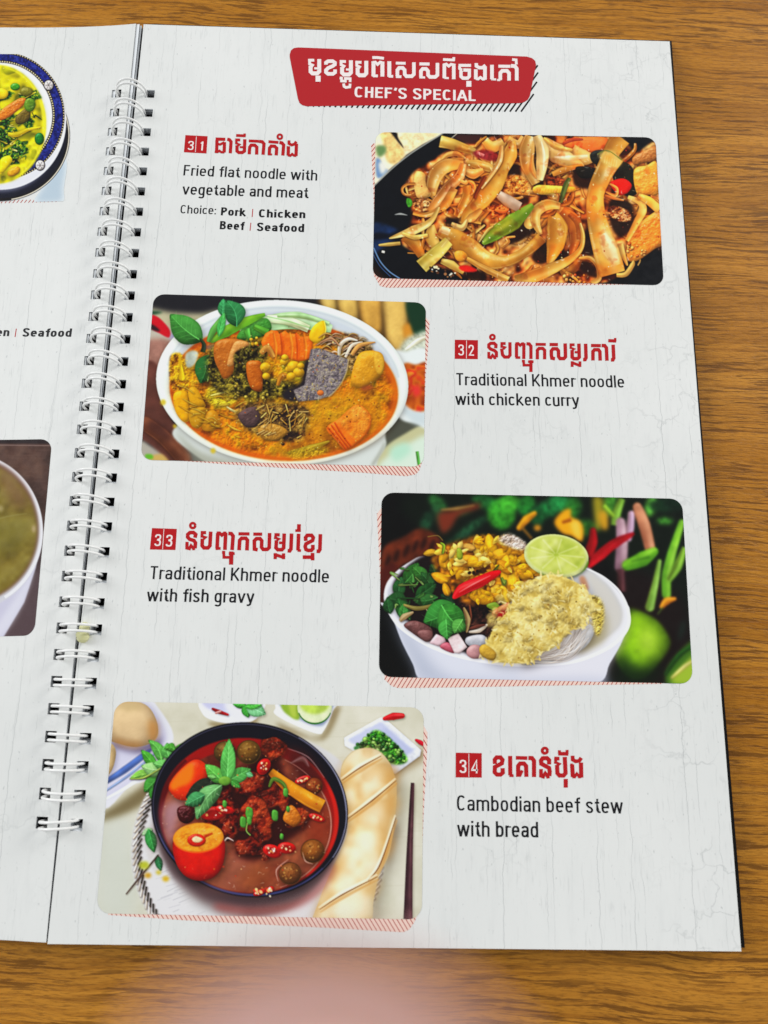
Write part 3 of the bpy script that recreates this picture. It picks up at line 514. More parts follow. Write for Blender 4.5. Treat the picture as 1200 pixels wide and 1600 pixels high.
    P.fill([(1060,700),(1075,640),(1150,560),(1180,570),(1170,720),(1080,720)], (70,110,36), 6); P.fill([(1080,700),(1120,650),(1170,610),(1170,700),(1110,716)], (150,176,60), 7); P.ribbon([(1060,680),(1110,610),(1160,575)], [10,20,14], (40,86,30), sh=0, soft=5); P.ribbon([(1085,690),(1130,650),(1160,630)], [8,14,8], (214,206,130), sh=0, soft=6)
    P.soften([(0,0),(1200,0),(1200,762),(0,762)], 3, 1, False)
    # bowl
    inner = ell(490, 420, 432, 190, 9, n=40)
    body = [(46,420),(75,470),(110,560),(150,640),(175,695),(260,720),(640,720),(820,708),(860,640),(905,560),(930,480),(925,430),(860,470),(300,520)]
    P.fill(body, (206,210,222), 1.5); P.fill([(46,420),(75,470),(110,560),(150,640),(185,700),(300,720),(220,640),(120,500)], (160,168,184), 22, a=.75); P.fill([(560,650),(800,600),(900,520),(930,470),(905,560),(860,640),(815,715),(560,720)], (216,216,224), 14, a=.8)
    P.fill([(185,690),(500,690),(820,690),(810,730),(200,730)], (176,182,200), 16, a=.6)
    rim = [(46,400),(56,350),(90,308),(140,272),(185,252),(260,262),(420,230),(640,240),(770,292),(840,330),(900,390),(930,460),(926,510),(890,560),(800,610),(700,636),(580,644),(430,634),(300,604),(200,566),(110,510),(60,450)]
    P.fill(rim, (222,224,230), 1.2)
    P.fill([(60,395),(75,350),(120,305),(200,270),(700,270),(830,335),(885,400),(905,460),(880,520),(760,590),(600,622),(430,618),(300,585),(180,535),(90,470)], (186,190,196), 3)
    P.fill([(770,310),(840,345),(890,410),(908,465),(885,520),(800,575),(740,600),(830,480)], (196,194,186), 8); P.fill([(800,440),(850,470),(840,560),(740,605),(790,520)], (150,140,104), 12, a=.7)
    P.ribbon([(46,425),(100,505),(200,570),(320,614),(470,640),(600,644),(740,630),(860,580),(920,520),(930,460),(900,385),(840,328),(775,296)], [4,8,12,12,12,12,12,12,12,10,8,6,4], (236,238,242), flat=True, sh=0, soft=2); 
    # dark bed, herbs
    P.fill([(80,380),(130,290),(240,240),(440,300),(500,440),(470,560),(400,615),(300,585),(170,530)], (34,24,26), 5)
    P.mince([(330,400),(460,420),(480,520),(400,540),(330,470)], [(20,14,16),(44,26,24),(70,44,36)], 14, 1.5, 6)
    for a, b, w, c in (((120,350),(170,275),60,(46,92,40)), ((200,340),(150,290),50,(56,106,46)), ((225,370),(180,310),44,(40,80,40)), ((160,400),(235,350),50,(34,74,36)), ((100,400),(110,325),46,(40,84,44)), ((130,420),(55,405),60,(34,72,36)), ((140,480),(95,400),50,(40,86,40)), ((240,400),(150,410),46,(46,90,44)), ((235,330),(215,280),40,(30,62,36)), ((70,460),(60,400),40,(36,76,40)), ((110,480),(120,420),36,(60,116,56)), ((300,420),(250,390),40,(26,52,34))): P.leaf(a, b, w, c, bend=R.normal(0, 5), n=3)
    for i in range(18):
        x, y = R.uniform(80, 240), R.uniform(290, 460); P.ribbon([(x, y), (x+R.normal(0, 14), y+R.normal(0, 10)), (x+R.normal(0, 24), y+R.normal(0, 14))], [3, R.uniform(5, 10), 3], [(76,130,66),(40,80,40),(110,140,80)][i % 3])
    P.ribbon([(120,428),(160,440),(200,436),(225,425)], [8,16,14,6], (150,146,86)); P.ribbon([(105,485),(120,470),(150,455)], [10,22,8], (176,160,124)); P.ribbon([(200,445),(210,455),(205,465)], 3, (206,196,150), flat=True, sh=0)
    # eggplant, onion, lotus stem chunks
    P.puff([(118,500),(160,485),(215,510),(222,545),(200,560),(150,530)], (112,76,74), 9, .45, .2, 12, .2); P.puff([(165,525),(215,520),(220,550),(195,560)], (130,90,88), 7, .4, .15, 10, .2)
    P.puff([(210,565),(235,532),(265,545),(270,560),(245,578)], (216,186,192), 5, .35, .1, 8, .2, smooth=False); P.puff([(248,580),(272,562),(300,580),(296,602)], (176,92,106), 6, .4, .15, 8, .2)
    P.puff([(275,548),(315,530),(347,580),(318,604),(300,600)], (226,206,206), 5, .35, .1, 8, .2, smooth=False)
    P.puff([(345,545),(400,535),(420,560),(390,585),(345,570)], (176,178,184), 8, .35, .1, 10, .4); P.puff([(345,590),(365,572),(395,578),(398,615),(370,622),(348,610)], (186,140,140), 8, .4, .1, 10, .3)
    P.ribbon([(355,525),(390,520),(418,500)], [8,16,8], (206,196,180), gl=.3); P.ribbon([(350,515),(385,505),(410,500)], [8,14,6], (96,56,46)); P.ribbon([(355,430),(360,470),(355,500)], [6,8,6], (110,64,46)); P.ribbon([(335,440),(348,480),(345,525)], [8,22,6], (176,156,110))
    P.leaf((300,425), (190,490), 110, (52,112,50), bend=-12, n=5); P.leaf((255,430), (340,520), 100, (58,120,52), bend=10, n=5); P.leaf((270,480), (275,552), 60, (64,130,60)); P.leaf((330,480), (300,530), 50, (80,140,66))
    # yellow flowers
    P.mince([(225,240),(330,190),(470,180),(600,250),(620,320),(520,360),(470,410),(340,420),(250,330)], [(90,56,14),(160,100,20),(206,140,30)], 24, 1.5, 6, octv=2)
    fl = [(212,240,40,-10,(196,150,40)), (262,262,56,80,(220,160,30)), (248,330,56,25,(222,160,30)), (320,290,80,70,(226,170,40)), (345,270,70,0,(222,160,40)), (390,270,80,-10,(232,172,30)), (385,210,60,85,(226,190,80)), (430,210,66,80,(236,180,30)), (350,220,44,10,(196,150,70)), (460,250,70,-20,(226,164,30)), (500,270,80,-30,(238,180,30)), (520,230,60,30,(206,146,40)), (540,310,70,20,(236,176,20)), (580,300,60,0,(240,180,24)), (490,330,70,70,(232,170,30)), (515,345,70,80,(240,186,40)), (440,390,60,-60,(236,184,60)), (400,400,80,10,(232,170,20)), (480,390,60,75,(240,190,50)), (270,370,40,70,(222,160,30)), (560,260,60,-10,(228,170,30)), (300,240,50,80,(206,176,60)), (480,290,60,40,(220,150,24)), (420,250,60,60,(240,190,60))]
    for x, y, L, rot, c in fl:
        L *= 1.25; t = math.radians(rot); dx, dy = L*.5*math.cos(t), L*.5*math.sin(t); k = L*.2
        P.puff([(x-dx, y-dy), (x-dy*.6*.8-dx*.2, y+dx*.5-dy*.2), (x+dx*.7-dy*.5, y+dy*.7+dx*.4), (x+dx*1.1, y+dy*1.1), (x+dx*.7+dy*.5, y+dy*.7-dx*.4), (x+dy*.48-dx*.2, y-dx*.5-dy*.2)], c, k*.6, .42, .14, 12, .15, .35, .5, hi=(255,236,170), var=.2)
        P.ribbon([(x-dx*.8, y-dy*.8), (x+dx*.8, y+dy*.8)], [2, 4], np.minimum(np.array(c)*1.15+20, 255), flat=True, sh=0, a=.5, soft=2)
    for i in range(64):
        x, y = R.uniform(235, 600), R.uniform(195, 400)
        if (x-420)**2/190**2+(y-290)**2/110**2 > 1 or y > 470-(x-300)*.35: continue
        c = np.array([(240,184,30),(226,166,26),(244,204,76),(214,150,30),(250,214,110)][i % 5]); t0 = R.uniform(0, 6.28)
        for j in range(R.integers(2, 5)):
            t = t0+R.normal(0, .7); L = R.uniform(26, 56); dx, dy = L*math.cos(t), L*math.sin(t)*.85; k = R.uniform(.14, .28)
            pet = [(x, y), (x+dx*.45-dy*k, y+dy*.45+dx*k), (x+dx*.8-dy*k*.6, y+dy*.8+dx*k*.6), (x+dx, y+dy), (x+dx*.75+dy*k*.7, y+dy*.75-dx*k*.7), (x+dx*.4+dy*k*.8, y+dy*.4-dx*k*.8)]
            P.shadow(pet, .35, 4, 2, 4, col=(90,50,6)); P.puff(pet, np.clip(c*R.uniform(.85, 1.08), 0, 255), 6, .4, .05, 16, .1, .12, 0, smooth=False, hi=(255,240,190), var=.22)
            P.ribbon([(x+dx*.1, y+dy*.1), (x+dx*.9, y+dy*.9)], [1.5, 3, 1], np.clip(c*.82, 0, 255), flat=True, sh=0, a=.55, soft=2)
    P.puff([(310,225),(326,228),(330,260),(312,262)], (150,166,50), 5, .4, sh=.2); P.ribbon([(252,205),(262,215),(258,240)], [6,12,8], (120,150,40)); P.ribbon([(205,182),(240,178),(258,195)], 3, (140,120,60), flat=True, sh=0, a=.8)
    P.puff([(415,430),(450,418),(466,440),(445,450)], (120,150,50), 5, .4, sh=.3); P.ribbon([(460,285),(445,305),(440,320)], [6,12,8], (96,100,30)); P.ribbon([(470,330),(480,350),(485,340)], [10,18,8], (110,130,50))
    P.dots([(340,300),(380,300),(400,320),(370,320)], 3, (6,9), [(40,24,16)]); P.puff([(440,450),(480,425),(498,420),(494,450),(470,475),(440,470)], (190,24,30), 6, .4, .1, 8, .3)
    P.ribbon([(300,400),(330,372),(390,345),(435,322),(462,310)], [14,42,42,32,14], (206,16,30), (255,120,110), (120,6,16), hs=.7, cut=False); P.ribbon([(318,382),(370,352),(430,322)], [2,5,2], (250,160,150), flat=True, sh=0, soft=2, a=.7)
    P.mince([(460,190),(500,170),(560,205),(560,230),(500,220)], [(150,130,110),(206,190,176),(226,214,200)], 12, 1.2, 4)
    # lime half
    P.puff(ell(668, 252, 117, 78, 8), (206,214,150), 10, .12, .03, 10, 0, .15, .5); P.fill([(600,310),(680,332),(750,318),(782,270),(780,290),(740,325),(660,335)], (96,130,44), 2.5)
    P.fill(ell(668, 248, 106, 68, 8), (186,198,96), 4); P.mince(ell(668, 248, 100, 63, 8), [(160,178,70),(188,200,98),(206,214,130)], 40, 1.2, 6, emboss=.05, octv=2)
    for i in range(9):
        t = i*.7; P.ribbon([(668+12*math.cos(t), 248+8*math.sin(t)), (668+96*math.cos(t), 248+58*math.sin(t)+8*math.cos(t))], [3,6], (232,236,190), flat=True, sh=0, a=.38, soft=4)
    P.fill([(750,330),(770,326),(785,370),(765,372)], (186,140,110), 4)
    # white noodles and minced fish
    P.puff([(540,640),(560,560),(700,520),(780,440),(800,420),(812,470),(800,540),(760,590),(680,625),(600,640)], (214,214,212), 16, .25, .06, 16, .1)
    for i in range(36):
        f = R.random(); a = np.array((560+f*60, 632-f*20.)); b = np.array((790-R.uniform(0, 60), 450+R.uniform(0, 120))); c = (a+b)/2+(R.uniform(0, 40), R.uniform(0, 50)); P.ribbon([a, c, b], [2, R.uniform(3, 6), 2], [(236,236,234),(216,218,220),(246,246,244),(222,222,216)][i % 4], sh=.06, a=.6)
    P.mince([(790,400),(830,410),(840,470),(820,540),(800,500)], [(150,130,60),(206,184,90),(220,200,120)], 14, 1.4, 4)
    fish = [(400,600),(420,560),(450,500),(500,440),(520,390),(570,345),(640,318),(700,330),(760,360),(800,410),(825,440),(785,460),(770,500),(720,520),(660,580),(610,600),(580,632),(520,638),(440,630)]
    P.puff(fish, (212,192,112), 26, .36, .2, 34, .05, .15, .4, var=.2, hi=(255,246,200)); P.mince(fish, [(176,150,72),(206,182,104),(222,204,132),(232,218,156)], 30, 1.2, 5, .8, emboss=.12, octv=3)
    for i in range(90):
        x, y = R.uniform(430, 810), R.uniform(330, 620)
        if (x-610)**2/200**2+(y-480)**2/150**2 > .85 or y > 630-(x-560)*.62: continue
        t = R.uniform(0, 6.28, 9); q = R.uniform(9, 24); e = [(x+q*R.uniform(.6, 1.2)*math.cos(a), y+q*.75*R.uniform(.6, 1.2)*math.sin(a)) for a in np.arange(0, 6.28, .8)]
        P.puff(e, np.array([(222,202,126),(212,188,108),(232,216,150),(216,194,114)][i % 4])*R.uniform(.95, 1.05), 5, .4, .6, 9, .1, .2, .25, a=.55, soft=2.5)
    for i in range(60):
        x, y = R.uniform(450, 800), R.uniform(350, 600)
        if (x-610)**2/190**2+(y-480)**2/140**2 < .85 and y < 620-(x-560)*.62: P.ribbon([(x, y), (x+R.normal(0, 12), y+R.normal(4, 8)), (x+R.normal(0, 20), y+R.normal(10, 10))], [2, R.uniform(3, 7), 2], (150,122,50), flat=True, sh=0, a=.45, soft=3)
    for i in range(420):
        x, y = R.uniform(420, 820), R.uniform(325, 632)
        if (x-610)**2/205**2+(y-480)**2/152**2 > .92 or y > 632-(x-560)*.62: continue
        L = R.uniform(4, 13); t = R.uniform(0, 3.14); P.ribbon([(x-L*math.cos(t), y-L*math.sin(t)), (x+R.normal(0, 3), y+R.normal(0, 3)), (x+L*math.cos(t), y+L*math.sin(t))], [1, R.uniform(3, 7), 1], [(236,222,160),(226,206,132),(204,178,96),(184,154,70),(240,228,176)][i % 5], flat=True, sh=0, a=.6, soft=2)
    for i in range(130):
        j = R.integers(len(fish)); f = R.random(); x, y = np.array(fish[j])*f+np.array(fish[(j+1) % len(fish)])*(1-f)+R.normal(0, 5, 2); L = R.uniform(5, 14); t = R.uniform(0, 3.14)
        P.ribbon([(x-L*math.cos(t), y-L*math.sin(t)), (x, y+R.normal(0, 3)), (x+L*math.cos(t), y+L*math.sin(t))], [2, R.uniform(5, 10), 2], [(228,208,136),(214,192,112),(200,174,92),(238,224,164)][i % 4], flat=True, sh=0, a=.75, soft=2.2)
    P.dots(fish, 30, (2,4), [(120,84,30),(150,104,40),(110,90,40)], a=.7); P.puff([(390,585),(410,570),(450,600),(440,628),(400,612)], (186,150,60), 7, .4, .2, 10, .1)
    P.grade(.26, 1.0, (1.0, .99, 1.0), .35)
    P.c = blur(P.c, .8)
    return P
def stew():
    P = Pic(1200, 844, (204, 200, 180), 41)
    R = P.R
    P.mince([(0,0),(1200,0),(1200,844),(0,844)], [(196,192,172),(206,202,184),(214,210,194)], 90, 1.2, 2, smooth=False, emboss=.0)
    for i in range(60): 
        y = R.uniform(0, 844); x = R.uniform(0, 1200); P.ribbon([(x, y), (x+R.uniform(60, 200), y+R.normal(0, 4))], 2, (186,182,160), flat=True, sh=0, a=.3, soft=2)
    P.fill([(20,480),(150,440),(170,780),(20,790)], (196,200,190), 30, a=.8)
    # plate of rolls, upper left
    P.fill([(40,430),(180,330),(300,210),(320,230),(190,390),(50,450)], (110,96,64), 10, a=.85)
    P.fill([(40,20),(200,30),(240,60),(288,140),(280,200),(210,300),(140,330),(40,395)], (216,216,226), 2); P.fill([(40,30),(190,40),(235,80),(268,150),(255,195),(180,290),(40,360)], (202,200,222), 5)
    P.ribbon([(50,320),(120,275),(180,230),(210,205)], [16,24,22,10], (64,96,170), sh=0, soft=4, a=.85, cut=False); P.ribbon([(60,345),(140,290),(230,215)], [8,10,6], (110,140,196), sh=0, soft=3, a=.7); P.ribbon([(55,375),(150,320),(255,235)], [8,12,8], (226,230,236), flat=True, sh=0, soft=2)
    P.fill([(80,175),(150,200),(236,170),(250,150),(245,190),(180,215),(100,200)], (96,84,120), 8, a=.7)
    P.puff([(60,80),(100,42),(160,36),(205,55),(232,100),(238,150),(215,180),(160,194),(100,182),(60,160)], (208,178,138), 26, .18, .06, 30, 0, .3, .3, var=.12); P.fill([(85,165),(130,178),(190,182),(160,195),(100,186)], (176,120,66), 9, a=.8); P.fill([(205,105),(235,110),(236,160),(210,170)], (186,130,70), 9, a=.7); P.fill([(100,50),(160,40),(190,60),(130,70)], (186,164,120), 8, a=.6)
    P.puff([(50,180),(80,185),(92,215),(80,270),(50,300)], (206,176,130), 12, .3, .05, 14, 0, sh=.3)
    # small dishes along the top
    P.fill([(415,108),(500,112),(575,96),(580,110),(480,125),(430,122)], (120,100,60), 6, a=.8)
    P.fill([(396,30),(600,30),(576,98),(500,112),(430,102),(392,78)], (226,226,234), 1.5); P.fill([(405,30),(585,30),(565,80),(480,80),(410,60)], (190,190,222), 4); P.fill([(470,40),(560,40),(550,90),(500,95)], (222,222,232), 6)
    P.ribbon([(428,62),(450,72),(480,82)], [8,14,8], (186,20,44)); P.ribbon([(440,76),(455,70)], 8, (214,150,150), sh=0)
    P.leaf((545,50), (498,45), 26, (60,140,50)); P.leaf((540,48), (552,92), 34, (56,130,50)); P.leaf((545,50), (612,80), 50, (110,170,120)); P.leaf((540,55), (600,46), 24, (70,150,60))
    P.fill([(650,110),(700,130),(800,160),(850,60),(870,60),(830,150),(790,170),(680,140)], (116,96,60), 8, a=.8)
    P.fill([(646,60),(665,30),(850,30),(845,70),(815,135),(790,148),(700,112),(644,80)], (228,228,234), 1.5); P.fill([(660,48),(670,30),(845,30),(836,68),(806,122),(720,95)], (150,166,190), 4); P.fill([(668,30),(726,30),(728,98),(690,84),(668,60)], (140,170,60), 3); P.fill([(690,30),(715,30),(718,90),(700,84)], (170,190,80), 4)
    P.puff(ell(782, 58, 60, 55), (214,224,180), 8, .1, .02, 9, 0, .1, .3); P.fill(ell(782, 42, 52, 38), (178,204,90), 4, var=.2); P.ribbon(ell(782, 58, 58, 55, 0, 20, 160), [3,6,3], (60,120,50), flat=True, sh=0)
    P.fill([(1020,270),(1150,200),(1160,240),(1060,300),(1025,300)], (150,130,100), 10, a=.8)
    P.puff([(884,162),(1010,92),(1022,92),(1152,205),(1148,225),(1062,288),(1048,284),(886,190)], (226,228,238), 6, .15, 0, 9, 0, .1, .2, smooth=False); P.fill([(898,170),(1012,108),(1128,206),(1052,262)], (178,184,218), 4, smooth=False); P.fill([(898,170),(1012,108),(1030,125),(940,190)], (196,200,228), 6, smooth=False, a=.8)
    P.mince([(935,195),(960,160),(1000,135),(1060,180),(1105,235),(1080,255),(1040,250),(960,215)], [(30,90,26),(60,140,40),(110,180,60)], 12, 1.6, 3); P.dots([(935,195),(960,160),(1000,140),(1060,180),(1100,238),(1060,250)], 90, (4,10), [(60,140,44),(40,110,34),(120,190,70),(150,206,100),(30,84,30)], pf=True); P.fill([(918,195),(935,188),(936,206),(922,206)], (40,110,50), 2)
    P.ribbon([(1024,96),(1055,88),(1086,86)], [12,26,18], (186,16,30), (240,110,100), cut=False); P.ribbon([(1134,170),(1148,178),(1160,186)], [8,16,12], (180,24,50), cut=False)
    # woven mat
    P.fill(ell(585, 560, 440, 420, 0, n=40), (206,204,206), 3); P.fill(ell(585, 560, 405, 390, 0, n=40), (214,212,214), 8)
    for i in range(130):
        t = R.uniform(1.7, 4.2); r0 = R.uniform(300, 390); x, y = 585+r0*math.cos(t), 560+r0*math.sin(t); L = R.uniform(20, 60); P.ribbon([(x, y), (x+L, y-L*R.uniform(.25, .5))], [1, 4, 1], [(150,150,160),(176,176,180),(236,236,236),(120,120,130)][i % 4], flat=True, sh=0, a=.5, soft=2)
    for i in range(86):
        t = math.radians(-40+i*3.0)
        for r, c in ((428, (232,230,224)), (412, (70,68,62))):
            x, y = 585+r*math.cos(t), 560+r*math.sin(t); a = t+1.57+.5
            P.ribbon([(x-13*math.cos(a), y-13*math.sin(a)), (x+13*math.cos(a), y+13*math.sin(a))], [6, 19, 6], c, sh=.5, var=.25)
    # herbs beside the bowl
    P.fill([(180,480),(230,470),(260,560),(230,630),(190,540)], (196,190,186), 5, a=.6)
    for a, b, w, c in (((250,250),(205,170),40,(86,150,70)), ((230,270),(180,205),36,(70,140,50)), ((260,260),(210,330),50,(52,116,44)), ((230,290),(140,305),34,(110,160,70)), ((300,230),(335,180),40,(80,140,60)), ((280,240),(270,180),44,(90,156,80)), ((240,300),(190,350),50,(60,120,50)), ((260,270),(180,260),50,(130,176,110)), ((300,210),(260,200),30,(70,130,50)), ((230,330),(225,385),44,(50,110,40)), ((290,260),(220,250),40,(96,160,84)), ((310,200),(345,178),30,(60,120,46))): P.leaf(a, b, w, c, bend=R.normal(0, 6), n=3)
    P.ribbon([(140,305),(190,300),(260,260)], [3,6,4], (150,176,90)); P.leaf((220,480), (182,500), 26, (130,160,120)); P.leaf((205,480), (225,560), 40, (50,120,60)); P.leaf((235,570), (248,625), 26, (40,96,60))
    P.ribbon([(128,704),(180,640),(238,570)], [4,7,5], (96,80,74)); 
    for x, y, q, c in ((190,605,18,(176,180,60)), (203,640,12,(196,150,50)), (240,630,9,(196,176,50)), (265,652,12,(206,166,40))): P.fill(ell(x, y, q, q*.8), c, 4)
    # baguette
    P.fill([(870,360),(1010,520),(1030,640),(960,790),(1010,700),(1050,560),(1060,450)], (120,100,80), 10, a=.6)
    bag = [(872,290),(900,220),(950,198),(1000,205),(1040,245),(1058,290),(1067,330),(1063,420),(1042,560),(1006,640),(988,720),(960,830),(780,830),(800,720),(850,600),(898,470)]
    P.puff(bag, (230,206,160), 36, .14, .04, 30, .04, .26, .4, var=.08); P.mince(bag, [(204,150,86),(226,192,140),(240,222,186),(244,232,206)], 60, 1.5, 14, .55, emboss=.04, octv=2)
    for x, y in ((950,250), (985,320), (990,430), (950,540), (900,640), (880,760)): P.fill(ell(x, y, 52, 26, -38), (246,238,216), 18, a=.6)
    for x, y in ((890,300), (1045,300), (900,420), (1050,400), (870,600), (1030,540), (830,720), (980,680)): P.fill(ell(x, y, 24, 40, 20), (200,142,70), 14, a=.5)
    for cut in ([(878,310),(940,266),(1012,226)], [(897,444),(982,380),(1064,312)], [(968,657),(1010,600),(1064,440)], [(800,758),(880,706),(1000,645)]):
        c_ = np.array(cut, float); P.ribbon(c_+(3, 9), [3, 14, 4], (196,140,76), flat=True, sh=0, soft=4, a=.55); P.ribbon(c_-(3, 7), [3, 12, 4], (248,238,214), flat=True, sh=0, soft=4, a=.7); P.ribbon(c_, [2, 5, 2], (128,84,44), flat=True, sh=0, soft=1.5, a=.8)
    # chopstick
    P.ribbon([(1122,320),(1112,560),(1106,795)], [12,22,32], (88,56,62), (128,92,96), (52,30,36), sh=.35)
    # bowl: outside, rim, red inside
    P.fill(ell(553, 470, 318, 318, 4, n=40), (120,104,104), 8); P.fill(ell(553, 455, 322, 300, 6, n=40), (84,66,70), 12); P.fill([(290,650),(400,735),(540,765),(480,790),(360,745)], (176,172,172), 12, a=.7); P.fill([(440,738),(560,752),(700,735),(790,680),(850,600),(846,640),(790,712),(700,760),(560,776),(450,762)], (150,70,66), 10, a=.7)
    o = ell(556, 412, 343, 302, 12, n=44); P.shadow(o, .25, 10, 4, 8); P.fill(o, (24,22,34), 1.4)
    P.ribbon(ell(556, 412, 336, 295, 12, 0, 360), 3, (96,96,120), flat=True, sh=0, soft=2, a=.6); P.ribbon(ell(556, 412, 334, 294, 12, 30, 150), [3,9,3], (70,74,130), flat=True, sh=0, soft=3, a=.8); P.ribbon(ell(556, 412, 338, 298, 12, -70, 20), [2,4,2], (170,170,190), flat=True, sh=0, soft=2, a=.8)
    P.fill(ell(553, 432, 312, 268, 10, n=44), (150,22,18), 2); P.ribbon(ell(553, 432, 306, 262, 10, -60, 40), [6,16,8], (206,40,26), flat=True, sh=0, soft=4, a=.8); P.ribbon(ell(553, 432, 303, 262, 10, 120, 215), [8,30,10], (70,12,20), flat=True, sh=0, soft=6, a=.7)
    so = ell(548, 452, 296, 248, 8, n=40)
    P.mince(so, [(96,40,28),(126,60,42),(140,74,52),(150,84,56)], 60, 1.2, 2, emboss=.12, octv=3); P.fill([(255,400),(330,380),(300,480),(290,540),(262,500)], (176,140,150), 14, a=.8); P.fill([(470,560),(560,600),(500,680),(380,680),(480,640)], (150,96,86), 22, a=.6); P.fill([(500,640),(620,600),(640,660),(560,690)], (150,84,44), 20, a=.6); P.fill([(680,200),(760,220),(820,330),(720,300)], (74,26,24), 14, a=.85); P.fill([(760,430),(830,400),(830,520),(760,560)], (136,50,26), 16, a=.7)
    P.ribbon(ell(548, 452, 292, 244, 8, -70, 60), [1,4,2], (226,170,160), flat=True, sh=0, soft=2, a=.6); P.ribbon([(700,250),(740,235),(760,260)], [4,20,6], (140,110,116), sh=0, soft=5, a=.7); P.ribbon([(690,200),(760,230),(815,300)], [2,4,2], (190,150,150), flat=True, sh=0, soft=2, a=.6)
    # stew: beef, carrots, mushrooms, chillies
    P.fill([(400,330),(520,280),(640,200),(680,300),(760,440),(720,500),(560,590),(480,500),(400,440)], (50,12,12), 10, a=.9)
    def beef(pts, c=(122,32,18)):
        pts = [p for i, (x, y) in enumerate(pts) for p in ((x+R.normal(0, 7), y+R.normal(0, 7)), ((x+pts[(i+1) % len(pts)][0])/2+R.normal(0, 7), (y+pts[(i+1) % len(pts)][1])/2+R.normal(0, 7)))]
        P.puff(pts, c, 11, .6, .7, 13, .55, .4, .5, var=.35, hi=(240,150,110), gl=20); P.mince(pts, [(36,8,6),(96,22,12),(140,44,20),(176,78,40)], 20, 1.8, 4, .6, emboss=.4, octv=3)
        P.glint(pts, 10, (4,10), (1.2,2.6), .6, (250,196,170))
    beef([(590,170),(640,160),(690,190),(670,230),(620,240),(595,215)], (150,56,24)); beef([(505,300),(560,285),(610,300),(615,340),(560,362),(520,350)]); beef([(430,370),(480,340),(520,380),(510,430),(450,420)], (100,22,16))
    beef([(600,350),(650,325),(700,370),(690,410),(620,400)]); beef([(515,400),(560,370),(620,395),(640,450),(630,500),(580,525),(525,480)], (130,40,20)); beef([(400,440),(470,420),(515,440),(520,490),(480,515),(430,490)], (110,26,16)); beef([(510,520),(560,500),(610,540),(590,565),(520,570)], (104,20,14)); beef([(690,400),(740,400),(765,440),(740,478),(690,455)], (140,60,22)); beef([(560,560),(600,555),(630,580),(590,590)], (170,50,24))
    P.puff([(672,440),(700,395),(735,440),(715,470),(690,462)], (190,110,30), 8, .5, .3, 10, .4)
    for x, y, q, c in ((553,212,42,(128,90,34)), (470,212,38,(110,80,36)), (775,556,42,(150,90,34)), (697,634,40,(140,84,40)), (780,330,30,(150,70,30))):
        P.puff(ell(x, y, q, q), c, q*.5, .45, .25, 9, .35, .45, .4, hi=(214,190,140)); P.dots(ell(x, y, q*.7, q*.7), 14, (2,4), [(90,50,20),(196,150,80)], a=.6)
    P.ribbon([(655,660),(650,620),(690,585)], [1,4,1], (220,180,170), flat=True, sh=0, soft=2, a=.7); P.ribbon([(740,560),(750,590),(775,600)], [1,4,1], (220,180,170), flat=True, sh=0, soft=2, a=.7)
    P.puff([(276,330),(300,290),(350,245),(380,238),(410,262),(412,290),(370,350),(340,378),(305,375),(280,350)], (226,60,12), 14, .3, .08, 14, .3, .3, .5); P.fill([(280,325),(310,285),(355,250),(362,290),(345,320),(310,335),(290,345)], (232,120,20), 5)
    P.puff([(291,520),(298,590),(330,640),(380,659),(432,646),(464,600),(468,520),(420,500),(335,500)], (206,26,10), 18, .3, .03, 14, .25, .4, .6); P.puff(ell(378, 510, 88, 52, -4), (226,140,34), 7, .2, .12, 10, .15, .15, 0); P.mince(ell(378, 508, 80, 46, -4), [(206,110,20),(232,150,40),(240,170,70)], 16, 1.2, 5, .8, emboss=.15); P.ribbon(ell(378, 510, 86, 50, -4, 20, 170), [2,5,2], (236,90,20), flat=True, sh=0, soft=2)
    P.puff(ell(372, 518, 32, 22), (200,40,18), 4, .4, .1, 8, .4, sh=.3); P.puff([(356,514),(368,504),(384,508),(394,516),(380,526),(362,524)], (234,196,150), 3, .3, .3, 6, .2, sh=.1); P.ribbon([(400,505),(425,495)], [12,6], (220,80,20), sh=0, soft=3)
    P.ribbon([(630,280),(690,330),(760,375),(808,400)], [26,44,50,48], (204,132,26), (236,180,70), (140,76,12), gl=.2); P.ribbon([(625,330),(640,305),(675,325),(685,365)], [8,14,14,8], (110,150,60))
    def chilli(x, y, rx, ry, rot):
        P.puff(ell(x, y, rx, ry, rot), (200,22,18), ry*.4, .45, .05, 8, .5, sh=.4); P.fill(ell(x, y, rx*.62, ry*.55, rot), (150,20,16), 2); P.dots(ell(x, y, rx*.6, ry*.5, rot), 7, (2.5,5), [(236,200,150),(240,220,190),(226,150,90)])
    for q in ((430,425,46,24,-5), (470,412,34,14,10), (635,556,34,22,20), (685,545,32,20,5), (605,262,22,30,30), (740,308,28,12,-20), (790,440,30,12,20), (590,700,22,10,-20), (626,690,16,10,-30)): chilli(*q)
    P.dots([(560,690),(640,680),(630,712),(575,712)], 12, (3,6), [(240,210,180),(206,60,40),(236,180,120)])
    P.puff([(305,410),(330,398),(362,405),(366,440),(340,460),(312,448)], (70,16,18), 8, .6, .3, 9, .6, hi=(220,190,200)); P.ribbon([(500,520),(480,510),(470,520)], [2,5,2], (236,190,180), flat=True, sh=0)
